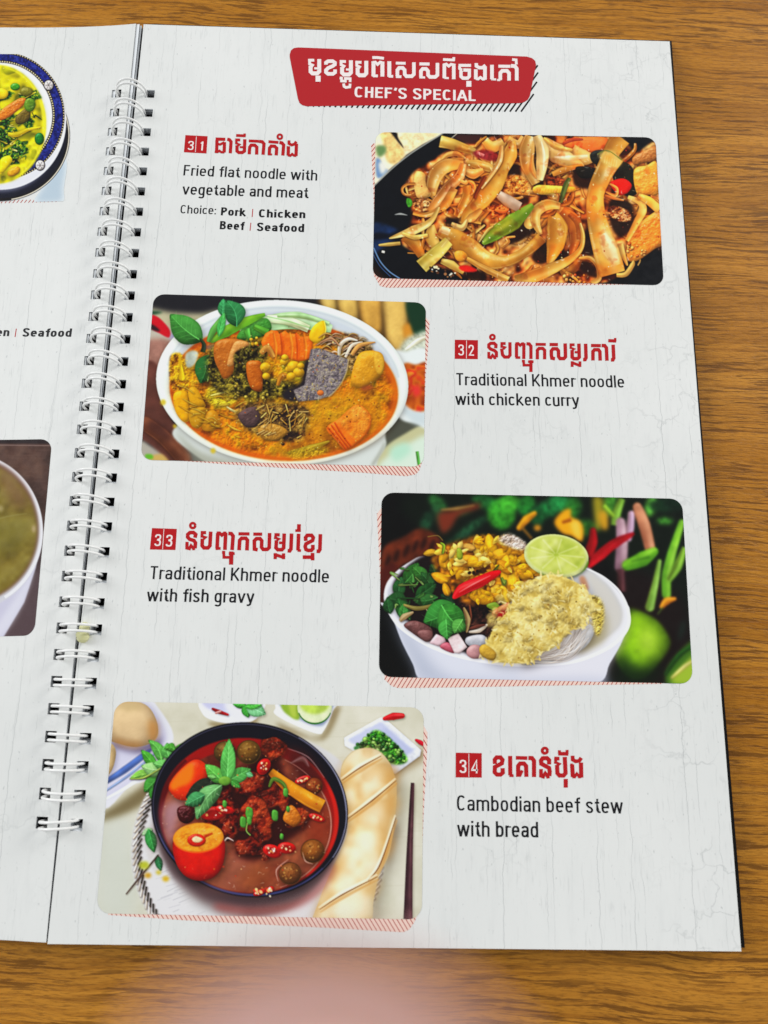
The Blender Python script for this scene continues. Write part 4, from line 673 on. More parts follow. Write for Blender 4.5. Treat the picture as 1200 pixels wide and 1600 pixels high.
    # herbs on top
    P.leaf((440,310), (335,370), 60, (34,40,30)); P.leaf((460,325), (372,445), 66, (96,146,90), bend=16, n=5); P.leaf((470,320), (402,255), 50, (84,150,66)); P.leaf((485,310), (560,270), 50, (76,140,70)); P.leaf((400,360), (332,395), 50, (60,120,74)); P.leaf((478,318), (485,166), 52, (88,160,80), n=6); P.leaf((490,310), (524,335), 24, (60,120,50)); P.leaf((440,300), (410,295), 16, (96,150,80)); P.leaf((545,285), (568,295), 20, (90,150,100)); P.puff(ell(470,312,22,16), (110,160,60), 5, .4, sh=.2)
    for x, y, r in ((556,424,20), (535,455,18), (555,450,14), (645,432,18), (682,352,14), (668,505,10), (470,392,12), (690,410,10)): P.puff([(x-r*.5, y-r), (x+r*.5, y-r*.7), (x+r*.4, y+r), (x-r*.6, y+r*.7)], (86,150,60), 3, .5, .1, 6, .1, sh=.4)
    P.ribbon([(548,460),(545,485),(558,500)], 4, (130,160,80), flat=True, sh=0)
    P.glint(so, 60, (4,14), (1,2.4), .45); P.dots(so, 60, (1.5,4), [(220,120,60),(200,60,30),(240,190,130)], a=.6)
    P.grade(.22, 1.0, (1.0, 1.0, 1.0), .5)
    P.c = blur(P.c, .8)
    return P
def soup():
    P = Pic(830, 740, (222, 226, 226), 51)      # left page, upper picture: cut-out soup plate; 3 px per photo px, origin at photo (-160, 75)
    R = P.R; t = lambda p: np.asarray(p, float)*.65+(480, -45)
    ty = lambda cx, cy, rx, ry, **k: t(ell(cx, cy, rx, ry, **k))
    P.fill(t([(400,900),(480,880),(460,1080),(445,1180),(250,1180),(300,1080)]), (166,182,196), 14, a=.9)
    P.fill(t(ell(0, 700, 505, 475, n=44)), (34,30,36), 1.2); P.ribbon(t(ell(0, 700, 498, 468, a0=-20, a1=80)), 5, (206,196,176), flat=True, sh=0); P.fill(t(ell(-6, 690, 486, 462, n=44)), (28,30,48), 1)
    P.fill(t(ell(4, 600, 474, 492, n=44)), (226,226,230), 1.2); P.fill(t(ell(2, 640, 440, 470, n=40)), (196,198,210), 8, a=.5)
    P.fill(t(ell(6, 558, 461, 462, n=50)), (36,30,30), 1); 
    for i in range(150):
        a = math.radians(i*2.4); P.fill(t(ell(6+455*math.cos(a), 558+456*math.sin(a), 5, 5, n=7)), (206,186,150), .7, False)
    P.fill(t(ell(6, 558, 446, 446, n=50)), (34,42,112), 1.2, var=.2, sc=20); P.mince(t(ell(6, 558, 446, 446, n=50)), [(20,24,80),(40,50,130),(66,80,164)], 8, 1.5, 2, .7, emboss=.1)
    P.fill(t(ell(2, 556, 396, 398, n=50)), (44,36,34), 1)
    for i in range(140):
        a = math.radians(i*2.57); P.fill(t(ell(2+386*math.cos(a), 556+388*math.sin(a), 6, 6, n=7)), (206,190,150), .7, False)
    P.fill(t(ell(0, 556, 378, 380, n=50)), (224,226,228), 1.5); P.fill(t(ell(-14, 580, 366, 380, n=50)), (206,208,206), 7, a=.6)
    for x, y in ((352,338), (290,915)):
        P.fill(t(ell(x, y, 36, 40)), (40,32,36), 1.5); P.puff(t(ell(x, y, 32, 35)), (206,200,198), 5, .4, .5, 5, .3)
        for i in range(6): P.ribbon(t([(x, y), (x+26*math.cos(i*1.05), y+28*math.sin(i*1.05))]), 2, (70,60,60), flat=True, sh=0, a=.7)
    so = t(ell(-20, 620, 350, 425, n=44)); P.fill(so, (196,190,20), 3); P.mince(so, [(120,120,10),(176,166,14),(206,196,20),(222,210,40),(160,160,16)], 50, 1.5, 6, octv=2, emboss=.2)
    P.ribbon(t(ell(-20, 620, 340, 414, a0=-80, a1=60)), [4,16,4], (226,220,70), flat=True, sh=0, soft=5, a=.7)
    for i in range(34):
        x, y = R.uniform(-330, 240), R.uniform(290, 930)
        if (x+20)**2/290**2+(y-620)**2/350**2 > 1: continue
        q = R.uniform(34, 80); pts = t([(x+q*math.cos(a)*R.uniform(.4, 1.3), y+q*.75*math.sin(a)*R.uniform(.4, 1.3)) for a in np.arange(0, 6.28, .6)])
        P.shadow(pts, .3, 4, 2, 3); P.mince(pts, [(10,36,20),(22,66,34),(40,96,44),(80,130,40),(150,160,30)], 9, 1.7, 2.2, .92, emboss=.5)
    for i in range(60):
        x, y = R.uniform(-300, 250), R.uniform(300, 930); P.ribbon(t([(x, y), (x+R.normal(0, 24), y+R.normal(0, 16)), (x+R.normal(0, 44), y+R.normal(0, 26))]), [2, R.uniform(3, 8), 2], [(24,70,34),(206,196,60),(60,110,44),(230,220,110)][i % 4], sh=.3)
    P.puff(t([(0,530),(60,480),(150,430),(190,450),(140,510),(60,570),(0,590)]), (206,120,40), 6, .4, .4, 8, .3); P.puff(t(ell(190, 385, 46, 34)), (120,116,40), 7, .4, .3, 9, .3); P.puff(t([(120,560),(200,500),(220,560),(180,610),(120,615)]), (106,90,36), 6, .5, .3, 9, .2)
    P.ribbon(t([(60,690),(120,695),(200,660),(290,640)]), [16,24,16,6], (222,206,40)); P.puff(t([(0,880),(60,845),(90,880),(50,940),(0,980)]), (226,200,20), 8, .4, .1, 12, .3); P.puff(t(ell(10, 400, 50, 40)), (222,190,30), 8, .4, .1, 12, .3); P.puff(t(ell(100, 960, 50, 30, rot=-30)), (206,150,30), 7, .4, .3, 9, .3)
    P.puff(t(ell(285, 725, 34, 44)), (30,110,40), 6, .5, .2, 9, .4); P.puff(t(ell(110, 350, 34, 26)), (70,140,40), 5, .5, .2, 8, .4); P.puff(t(ell(215, 480, 40, 50)), (96,130,40), 6, .4, .2, 8, .3)
    P.glint(so, 90, (4,12), (1,2.4), .6)
    A = np.zeros((740, 830))
    for q in (t(ell(0, 700, 505, 475, n=44)), t(ell(4, 600, 474, 492, n=44)), t(ell(6, 558, 461, 462, n=50)), t([(400,900),(480,880),(460,1080),(445,1180),(250,1180),(300,1080)])):
        k = P.mask(q, True, 1); A[k[0]] = np.maximum(A[k[0]], k[1])
    P.alpha = A
    P.grade(.3, 1.0, (1, 1, 1), .5)
    P.c = blur(P.c, .8); return P
def broth():
    P = Pic(830, 1020, (78, 54, 46), 61)        # left page, lower picture: a bowl of broth; 3 px per photo px, origin at photo (-160, 680)
    R = P.R; t = lambda p: np.asarray(p, float)*.675+(480, -60)
    P.mince(t([(-800,100),(400,100),(400,1500),(-800,1500)]), [(58,38,32),(80,54,46),(96,68,56)], 60, 1.2, 3, smooth=False, emboss=.05)
    P.fill(t([(-800,80),(400,80),(400,150),(-800,142)]), (34,22,24), 3, False); P.ribbon(t([(-800,150),(360,162)]), 5, (140,116,110), flat=True, sh=0, a=.7)
    for i in range(60):
        y = R.uniform(170, 700); x = R.uniform(-700, 300); P.ribbon(t([(x, y), (x+R.uniform(60, 200), y+4)]), 3, (120,92,78), flat=True, sh=0, a=.25, soft=2)
    P.fill(t([(-800,1000),(400,900),(400,1560),(-800,1560)]), (84,66,70), 20)
    o = t(ell(-215, 760, 512, 545, n=48)); P.shadow(o, .5, 14, 8, 10)
    P.fill(t([(-700,900),(297,760),(250,1010),(170,1250),(20,1500),(-500,1500)]), (200,198,218), 2, False); P.fill(t([(240,1020),(150,1280),(20,1478),(-60,1478),(120,1200)]), (226,226,236), 10, a=.6)
    P.fill(o, (206,206,214), 2); P.ribbon(t(ell(-215, 755, 500, 530, a0=-80, a1=60)), [8,16,20,14], (232,232,238), flat=True, sh=0, soft=3)
    P.fill(t(ell(-222, 745, 492, 510, n=48)), (120,84,80), 6)
    so = t(ell(-226, 750, 478, 490, n=48)); P.fill(so, (104,86,22), 8); P.mince(so, [(78,60,16),(104,88,24),(124,106,36),(140,124,52)], 90, 1.4, 8, octv=3, emboss=.05)
    P.fill(t([(0,290),(120,400),(200,560),(120,600),(0,420)]), (120,80,60), 24, a=.6)
    P.ribbon(t([(-100,700),(0,668),(100,645),(185,635)]), [6,8,6,2], (150,140,80), flat=True, sh=0, soft=4, a=.6); P.fill(t([(-200,700),(0,680),(160,660),(200,760),(100,900),(-200,900)]), (122,116,48), 24, a=.5)
    P.fill(t(ell(235, 740, 12, 26)), (206,180,150), 5, a=.7); P.fill(t(ell(5, 600, 20, 24)), (176,160,110), 6, a=.8)
    for i in range(14):
        x, y = R.uniform(-560, -30), R.uniform(400, 1000); P.puff(t(ell(x, y, R.uniform(30, 70), R.uniform(24, 50), R.uniform(0, 180))), [(120,100,40),(150,120,60),(60,90,40)][i % 3], 9, .4, .3, 12, .3)
    P.c = blur(P.c, 1.); return P
# ------------------------------------------------------------------ geometry helpers
C = S.collection
E_PRINT = .93                                                 # inks are mixed so that this light shows them as printed
def ray(x, y): return CAM_ROT@np.array([(x-600)/FPX, (800-y)/FPX, -1])
def flat(x, y): return TOP
GUT = -.0016
def leafz(x, y):                                              # the left leaf sinks away from the binding
    s = max(GUT-x, 0); return TOP-.0048*(1-math.exp(-s/.032))
def at(x, y, f=flat, up=0.):
    """where the sight line of photo pixel (x, y) meets a page surface"""
    d = ray(x, y); z = TOP
    for _ in range(14):
        p = CAM_POS+d*((z+up-CAM_POS[2])/d[2]); z = f(p[0], p[1]) if f is not flat else TOP
    return p
def px(p):
    q = CAM_ROT.T@(np.asarray(p)-CAM_POS); return 600+FPX*q[0]/-q[2], 800-FPX*q[1]/-q[2]
def link(name, me, mats, parent=None):
    o = bpy.data.objects.new(name, me); C.objects.link(o)
    for m in (mats if isinstance(mats, (list, tuple)) else [mats]): me.materials.append(m)
    if parent: o.parent = parent
    return o
def mesh(name, v, f, mats, parent=None, smooth=False):
    me = bpy.data.meshes.new(name); me.from_pydata([tuple(map(float, p)) for p in v], [], f); me.validate(); me.update()
    if smooth: me.polygons.foreach_set('use_smooth', [True]*len(me.polygons))
    return link(name, me, mats, parent)
def empty(name, loc, label, cat):
    o = bpy.data.objects.new(name, None); C.objects.link(o); o.location = loc; o.empty_display_size = .01; o['label'] = label; o['category'] = cat; return o
class Geo:
    def __init__(s): s.v = []; s.f = []
    def add(s, v, f): n = len(s.v); s.v += list(v); s.f += [[i+n for i in q] for q in f]
    def tube(s, path, r, n=8, cap=True):
        P = np.array(path, float); m = len(P); T = np.gradient(P, axis=0); T /= np.linalg.norm(T, axis=1)[:, None]
        a = np.cross(T[0], (0, 0, 1.)); a = a if np.linalg.norm(a) > .1 else np.cross(T[0], (0, 1., 0)); a /= np.linalg.norm(a); v = []
        for i in range(m):
            a = a-T[i]*(a@T[i]); a /= np.linalg.norm(a); b = np.cross(T[i], a)
            for k in range(n): t = 2*math.pi*k/n; v.append(P[i]+r*(a*math.cos(t)+b*math.sin(t)))
        f = [[i*n+k, i*n+(k+1) % n, (i+1)*n+(k+1) % n, (i+1)*n+k] for i in range(m-1) for k in range(n)]
        if cap: f += [list(range(n))[::-1], [(m-1)*n+k for k in range(n)]]
        s.add(v, f)
# ------------------------------------------------------------------ materials
def mat(name, col=(.8, .8, .8), rough=.5, spec=.5):
    m = bpy.data.materials.new(name); m.use_nodes = True; b = m.node_tree.nodes['Principled BSDF']
    b.inputs['Base Color'].default_value = (*col, 1); b.inputs['Roughness'].default_value = rough; b.inputs['Specular IOR Level'].default_value = spec
    return m, m.node_tree.nodes, m.node_tree.links, b
def lin(c): c = np.asarray(c, float)/255; return np.where(c <= .04045, c/12.92, ((c+.055)/1.055)**2.4)
def ink(name, c, rough=.34):
    m, N, L, b = mat(name, np.clip(lin(c)/E_PRINT, 0, .9), rough, .2)
    n = N.new('ShaderNodeTexNoise'); n.inputs['Scale'].default_value = 900; r = N.new('ShaderNodeMapRange'); L.new(n.outputs[0], r.inputs[0]); r.inputs[3].default_value = rough-.04; r.inputs[4].default_value = rough+.06
    L.new(r.outputs[0], b.inputs['Roughness']); return m
class Nd:
    """little shader-node shorthand"""
    def __init__(s, N, L): s.N, s.L = N, L
    def new(s, t, **k):
        n = s.N.new('ShaderNode'+t)
        for a, v in k.items(): setattr(n, a, v)
        return n
    def put(s, n, i, v):
        if isinstance(v, bpy.types.NodeSocket): s.L.new(v, n.inputs[i])
        else: n.inputs[i].default_value = v
    def math(s, op, a, b=0, c=0):
        n = s.new('Math', operation=op); s.put(n, 0, a); s.put(n, 1, b); s.put(n, 2, c); return n.outputs[0]
    def noise(s, vec, scale, detail=2, rough=.5):
        n = s.new('TexNoise'); s.put(n, 'Vector', vec); n.inputs['Scale'].default_value = scale; n.inputs['Detail'].default_value = detail; n.inputs['Roughness'].default_value = rough; return n.outputs[0]
    def map(s, vec, sc=(1, 1, 1), loc=(0, 0, 0), rot=0):
        n = s.new('Mapping'); s.put(n, 'Vector', vec); n.inputs['Scale'].default_value = sc; n.inputs['Location'].default_value = loc; n.inputs['Rotation'].default_value = (0, 0, rot); return n.outputs[0]
    def rng(s, v, a, b, c=0., d=1.):
        n = s.new('MapRange'); n.clamp = True; s.put(n, 0, v)
        for i, q in enumerate((a, b, c, d)): n.inputs[1+i].default_value = q
        return n.outputs[0]
    def mix(s, f, a, b, bt='MIX'):
        n = s.new('Mix', data_type='RGBA', blend_type=bt); s.put(n, 0, f)
        for i, q in ((6, a), (7, b)): s.put(n, i, q if isinstance(q, bpy.types.NodeSocket) else (*q, 1))
        return n.outputs[2]
def page_material(name, seed):
    m, N, L, b = mat(name, rough=.36, spec=.3); k = Nd(N, L); P = k.new('NewGeometry').outputs['Position']
    P = k.map(P, loc=(seed, seed*.37, 0)); flatP = k.map(P, sc=(1, 1, 0))
    sep = k.new('SeparateXYZ'); L.new(P, sep.inputs[0]); x, y = sep.outputs[0], sep.outputs[1]
    g = k.noise(flatP, 9, 3); base = k.mix(k.rng(g, .35, .65), (.770, .780, .766), (.82, .826, .812))
    wob = k.math('SUBTRACT', k.noise(k.map(flatP, sc=(40, 110, 1)), 1, 5, .6), .5)
    xw = k.math('ADD', x, k.math('MULTIPLY', wob, .0028))
    def seams(sc, w, mask_sc, lo, hi, dark, col, off):
        v = k.new('TexVoronoi', voronoi_dimensions='1D', feature='DISTANCE_TO_EDGE'); k.put(v, 'W', k.math('ADD', xw, off)); v.inputs['Scale'].default_value = sc
        line = k.rng(v.outputs['Distance'], 0, w, 1, 0); mk = k.rng(k.noise(k.map(flatP, sc=mask_sc, loc=(off, 3, 0)), 1, 3, .6), lo, hi)
        return k.mix(k.math('MULTIPLY', k.math('MULTIPLY', line, mk), dark), col, (.40, .42, .42))
    c = seams(66, .013, (60, 22, 1), .38, .56, .62, base, 0)
    c = seams(120, .020, (90, 40, 1), .50, .64, .6, c, 7.3)
    st = k.rng(k.noise(k.map(flatP, sc=(1500, 130, 1)), 1, 2), .58, .72); c = k.mix(k.math('MULTIPLY', k.math('MULTIPLY', st, k.rng(k.noise(flatP, 70, 2), .44, .60)), .32), c, (.44, .46, .46))
    sp = k.rng(k.noise(k.map(flatP, sc=(1100, 520, 1)), 1, 1), .70, .80); c = k.mix(k.math('MULTIPLY', sp, .5), c, (.42, .44, .44))
    cloud = k.rng(k.noise(k.map(flatP, sc=(300, 60, 1)), 1, 4, .65), .5, .75); c = k.mix(k.math('MULTIPLY', cloud, .16), c, (.56, .58, .58))
    warp = k.new('VectorMath', operation='ADD'); nz = k.new('TexNoise'); L.new(flatP, nz.inputs['Vector']); nz.inputs['Scale'].default_value = 160; nz.inputs['Detail'].default_value = 3
    sc = k.new('VectorMath', operation='SCALE'); L.new(nz.outputs['Color'], sc.inputs[0]); sc.inputs['Scale'].default_value = .012; L.new(flatP, warp.inputs[0]); L.new(sc.outputs[0], warp.inputs[1])
    v = k.new('TexVoronoi', feature='DISTANCE_TO_EDGE'); L.new(warp.outputs[0], v.inputs['Vector']); v.inputs['Scale'].default_value = 95
    cr = k.rng(v.outputs['Distance'], 0, .045, 1, 0); mk = k.math('MULTIPLY', k.rng(x, .178+seed, .2+seed), k.rng(k.noise(flatP, 60, 2), .45, .6)); mk2 = k.rng(k.noise(k.map(flatP, loc=(.3, .9, 0)), 26, 2), .60, .72)
    c = k.mix(k.math('MULTIPLY', cr, k.math('MULTIPLY', k.math('MAXIMUM', mk, k.math('MULTIPLY', mk2, .6)), .42)), c, (.42, .44, .44))
    L.new(c, b.inputs['Base Color']); L.new(k.rng(k.noise(flatP, 240, 2), .3, .7, .3, .42), b.inputs['Roughness'])
    bp = k.new('Bump'); bp.inputs['Strength'].default_value = .04; bp.inputs['Distance'].default_value = .001; L.new(k.noise(flatP, 60, 3), bp.inputs['Height']); L.new(bp.outputs[0], b.inputs['Normal'])
    return m
def wood_material():
    m, N, L, b = mat('wood_laminate', rough=.4, spec=.16); k = Nd(N, L); P = k.new('NewGeometry').outputs['Position']
    P = k.map(P, sc=(1, 1, 0), rot=.02); w = k.math('SUBTRACT', k.noise(k.map(P, sc=(7, 12, 1)), 1, 3), .5)
    sep = k.new('SeparateXYZ'); L.new(P, sep.inputs[0]); y = k.math('ADD', sep.outputs[1], k.math('MULTIPLY', w, .016))
    cm = k.new('CombineXYZ'); L.new(sep.outputs[0], cm.inputs[0]); L.new(y, cm.inputs[1]); Q = cm.outputs[0]
    c = k.mix(k.rng(k.noise(k.map(Q, sc=(7, 95, 1)), 1, 4, .6), .34, .66), (.42, .163, .012), (.56, .238, .026))
    c = k.mix(k.math('MULTIPLY', k.rng(k.noise(k.map(Q, sc=(3, 30, 1)), 1, 2), .48, .66), .55), c, (.58, .255, .034))
    c = k.mix(k.math('MULTIPLY', k.rng(k.noise(k.map(Q, sc=(2.6, 48, 1), loc=(9, 2, 0)), 1, 3), .54, .68), .38), c, (.25, .092, .007))
    l2 = k.rng(k.noise(k.map(Q, sc=(18, 640, 1), loc=(1, 7, 0)), 1, 4, .6), .50, .58); c = k.mix(k.math('MULTIPLY', l2, .42), c, (.23, .075, .006))
    d = k.rng(k.noise(k.map(Q, sc=(48, 900, 1)), 1, 4, .62), .52, .565); dm = k.rng(k.noise(k.map(Q, sc=(16, 90, 1), loc=(4, 4, 0)), 1, 2), .34, .50)
    c = k.mix(k.math('MULTIPLY', k.math('MULTIPLY', d, dm), .68), c, (.095, .032, .004))
    f = k.rng(k.noise(k.map(Q, sc=(260, 3000, 1)), 1, 3), .5, .62); c = k.mix(k.math('MULTIPLY', f, .42), c, (.10, .034, .005))
    L.new(c, b.inputs['Base Color']); L.new(k.rng(k.noise(k.map(Q, sc=(500, 1600, 1)), 1, 2), .3, .7, .30, .52), b.inputs['Roughness'])
    h = k.math('ADD', k.math('MULTIPLY', k.noise(k.map(P, sc=(1300, 1900, 1)), 1, 2), .8), k.math('MULTIPLY', d, -.5))
    bp = k.new('Bump'); bp.inputs['Strength'].default_value = .4; bp.inputs['Distance'].default_value = .0003; L.new(h, bp.inputs['Height']); L.new(bp.outputs[0], b.inputs['Normal'])
    return m
def print_material():
    m, N, L, b = mat('printed_ink', rough=.26, spec=.2); a = N.new('ShaderNodeAttribute'); a.attribute_name = 'ink'; L.new(a.outputs['Color'], b.inputs['Base Color'])
    k = Nd(N, L); P = k.new('NewGeometry').outputs['Position']; L.new(k.rng(k.noise(P, 300, 2), .3, .7, .22, .32), b.inputs['Roughness']); return m
PAGE_R, PAGE_L, WOOD, PRINT = page_material('page_paper', 0.), page_material('page_paper_left', .53), wood_material(), print_material()
RED, BLACK, WHITE_INK, BANNER = ink('red_ink', (178, 22, 28)), ink('black_ink', (22, 22, 26)), ink('white_ink', (240, 226, 224)), ink('banner_red_ink', (176, 34, 40))
HATCH, PINK = ink('hatch_red_ink', (176, 66, 54)), ink('pale_pink_ink', (240, 206, 194))
COVER = mat('black_cover_board', (.006, .0055, .006), .5, .12)[0]; SHEET = mat('sheet_paper', (.84, .87, .90), .45)[0]
m_, N_, L_, b_ = mat('white_coated_wire', (.80, .80, .79), .3, .6); WIRE = m_
kk = Nd(N_, L_); L_.new(kk.mix(kk.rng(kk.noise(kk.new('NewGeometry').outputs['Position'], 500, 3), .55, .75), (.90, .90, .89), (.84, .84, .83)), b_.inputs['Base Color'])
def edge_dark(m):                                             # edges coloured dark for the shadow lines between sheets
    return m
EDGE = mat('sheet_edge_shade', (.012, .013, .016), .6, .1)[0]  # near-black colour paints the shadow lines of the stacked sheets
# ------------------------------------------------------------------ the table
v = [(-1.2, -1.0, 0), (1.3, -1.0, 0), (1.3, 1.3, 0), (-1.2, 1.3, 0)]
g = Geo(); g.add([(x, y, z) for z in (0, -.03) for x, y, _ in v], [[0, 1, 2, 3], [7, 6, 5, 4], [0, 4, 5, 1], [1, 5, 6, 2], [2, 6, 7, 3], [3, 7, 4, 0]])
table = mesh('table_top', g.v, g.f, WOOD); table['kind'] = 'structure'; table['label'] = 'brown wood grain table top under the open menu'; table['category'] = 'table'
# ------------------------------------------------------------------ the menu book: cover, sheets, pages
menu = empty('menu_book', (0, .165, 0), 'open spiral bound restaurant menu with printed food pictures on white pages', 'menu')
def child(o, parent):
    o.parent = parent; o.matrix_parent_inverse = parent.matrix_world.inverted(); return o
bpy.context.view_layer.update()
PW, PH = .21, .33
HOLE_Y = [.2980-i*(.2980-.0334)/31 for i in range(32)]; HA, HB, HH = .0033, .0070, .00175
def leaf_mesh(name, xs, ys_extra, fx, fz, mats, thick, off=(0, 0, 0), yshift=0.):
    """a sheet with its 32 square punch holes; xs run away from the binding, fx gives world x, fz world z"""
    ys = sorted(set([0., PH]+[h+s*HH for h in HOLE_Y for s in (-1, 1)])); xs = sorted(set(list(xs)+[0, HA, HB, PW]))
    hole = lambda xa, ya: HA-1e-6 <= xa < HB-1e-6 and any(abs(ya-(h-HH)) < 1e-6 for h in HOLE_Y)
    bm = bmesh.new(); V = {}
    def vert(i, j):
        if (i, j) not in V:
            X, Y = xs[i], ys[j]; x = fx(X, Y); V[i, j] = bm.verts.new((x+off[0], Y+yshift+off[1], fz(x, Y)+off[2]))
        return V[i, j]
    flip = fx(1, 0) < fx(0, 0)
    for i in range(len(xs)-1):
        for j in range(len(ys)-1):
            if hole(xs[i], ys[j]): continue
            q = [vert(i, j), vert(i+1, j), vert(i+1, j+1), vert(i, j+1)]
            bm.faces.new(q[::-1] if flip else q)
    top = list(bm.faces); edges = [e for e in bm.edges if e.is_boundary]
    r = bmesh.ops.extrude_face_region(bm, geom=top)
    low = [q for q in r['geom'] if isinstance(q, bmesh.types.BMVert)]
    # the extruded copy stays on top; the first faces become the underside
    old = [vv for vv in V.values()]
    for vv in old: vv.co.z -= thick
    newf = set(q for q in r['geom'] if isinstance(q, bmesh.types.BMFace))
    for f in bm.faces:
        if f not in newf and abs(f.normal.z) < .9: f.material_index = 1
    bmesh.ops.recalc_face_normals(bm, faces=bm.faces)
    for f in bm.faces: f.material_index = 1 if abs(f.normal.z) < .5 else 0
    me = bpy.data.meshes.new(name); bm.to_mesh(me); bm.free(); return link(name, me, mats)
ang = lambda y: y/PH
right = leaf_mesh('page', [.0, .01, .05, .1, .15], None, lambda X, Y: X, lambda x, y: TOP, [PAGE_R, SHEET], .00035)
child(right, menu); right['label'] = 'right page with four food pictures'
for k in range(7):
    o = leaf_mesh('under_sheet', [.0, .1], None, lambda X, Y: X, lambda x, y: TOP-.00062*(k+1), [SHEET, EDGE if k % 2 else SHEET], .00042, ([.0002, -.0001, .0003, 0, .0002, .0001, .0003][k]-.0004, [.0003, .0007, .0005, .0011, .0008, .0012, .0014][k], 0)); child(o, menu)
cz = TOP-.0048
cr = [at(*q, flat)*0+np.array(ray(*q))*((TOP-.0048-CAM_POS[2])/ray(*q)[2])+CAM_POS for q in ((1163.8, 1481), (1115.6, 900), (1066, 300), (1049.5, 64))]; cv = [(.0015, cr[0][1])]+[(q[0], q[1]) for q in cr]+[(.0015, cr[3][1])]
g = Geo(); n = len(cv); g.add([(x, y, z) for z in (cz, cz-.0014) for x, y in cv], [list(range(n)), list(range(2*n-1, n-1, -1))]+[[i, i+n, (i+1) % n+n, (i+1) % n] for i in range(n)])
child(mesh('back_cover', g.v, g.f, COVER), menu)
# left leaf: its edge leans across the binding
def gut(Y): return -.0004-.0027*(Y/PH)**1.0
LX = list(np.linspace(.01, .1, 16))+[.13, .17]
left = leaf_mesh('page', LX, None, lambda X, Y: gut(Y)-X, lambda x, y: leafz(x, y), [PAGE_L, EDGE], .00030, (0, 0, 0), .0004); child(left, menu); left['label'] = 'left page sloping down from the binding'
for k in range(4):
    o = leaf_mesh('under_sheet', LX, None, lambda X, Y: gut(Y)-X+(.0014, .0021, .0021, .0021)[k]*(Y/PH)**1.5, lambda x, y: max(leafz(x, y)-.00036-.00056*k, .0010-.00018*k), [SHEET, EDGE], .00053, (0, 0, 0), .0004-.0001*k); child(o, menu)
g = Geo(); cl = [(-.2085, .001), (.0012, .001), (.0012, .3285), (-.2085, .3285)]
g.add([(x, y, z) for z in (.0004, .00005) for x, y in cl], [[0, 1, 2, 3], [7, 6, 5, 4]]+[[i, i+4, (i+1) % 4+4, (i+1) % 4] for i in range(4)]); child(mesh('front_cover', g.v, g.f, COVER), menu)
# ------------------------------------------------------------------ twin-loop wire binding
rng = np.random.default_rng(5)
for i, hy in enumerate(HOLE_Y):
    f = (HOLE_Y[0]-hy)/(HOLE_Y[0]-HOLE_Y[-1]); pa = np.array((205.5, 143.))*(1-f)+np.array((92., 1288.))*f
    c = at(*pa); cx = c[0]; r = .0055+.0001*f; lean = rng.normal(0, .04)-.06; tw = rng.normal(0, .035)+.02; path = []
    th = np.linspace(math.radians(-70), math.radians(250), 44); sg = .00098+rng.normal(0, .00006)
    def pt(t, y0): x, z = r*math.cos(t), r*math.sin(t)-.0003; return (cx+x, hy+y0+z*-lean*1.0+x*-tw+.0002, TOP+z)
    path = [pt(t, sg) for t in th]
    e0, e1 = np.array(pt(th[-1], sg)), np.array(pt(th[-1], -sg))
    path += [tuple(e0*(.5+.5*math.cos(q))+e1*(.5-.5*math.cos(q))+np.array((.0006*math.sin(q), 0, -.0002*math.sin(q)))) for q in np.linspace(.5, 2.6, 5)]
    path += [pt(t, -sg) for t in th[::-1]]
    g = Geo(); g.tube([(x, y, max(z, .0007)) for x, y, z in path], .00044, 8); child(mesh('wire_loop', g.v, g.f, WIRE, None, True), menu)
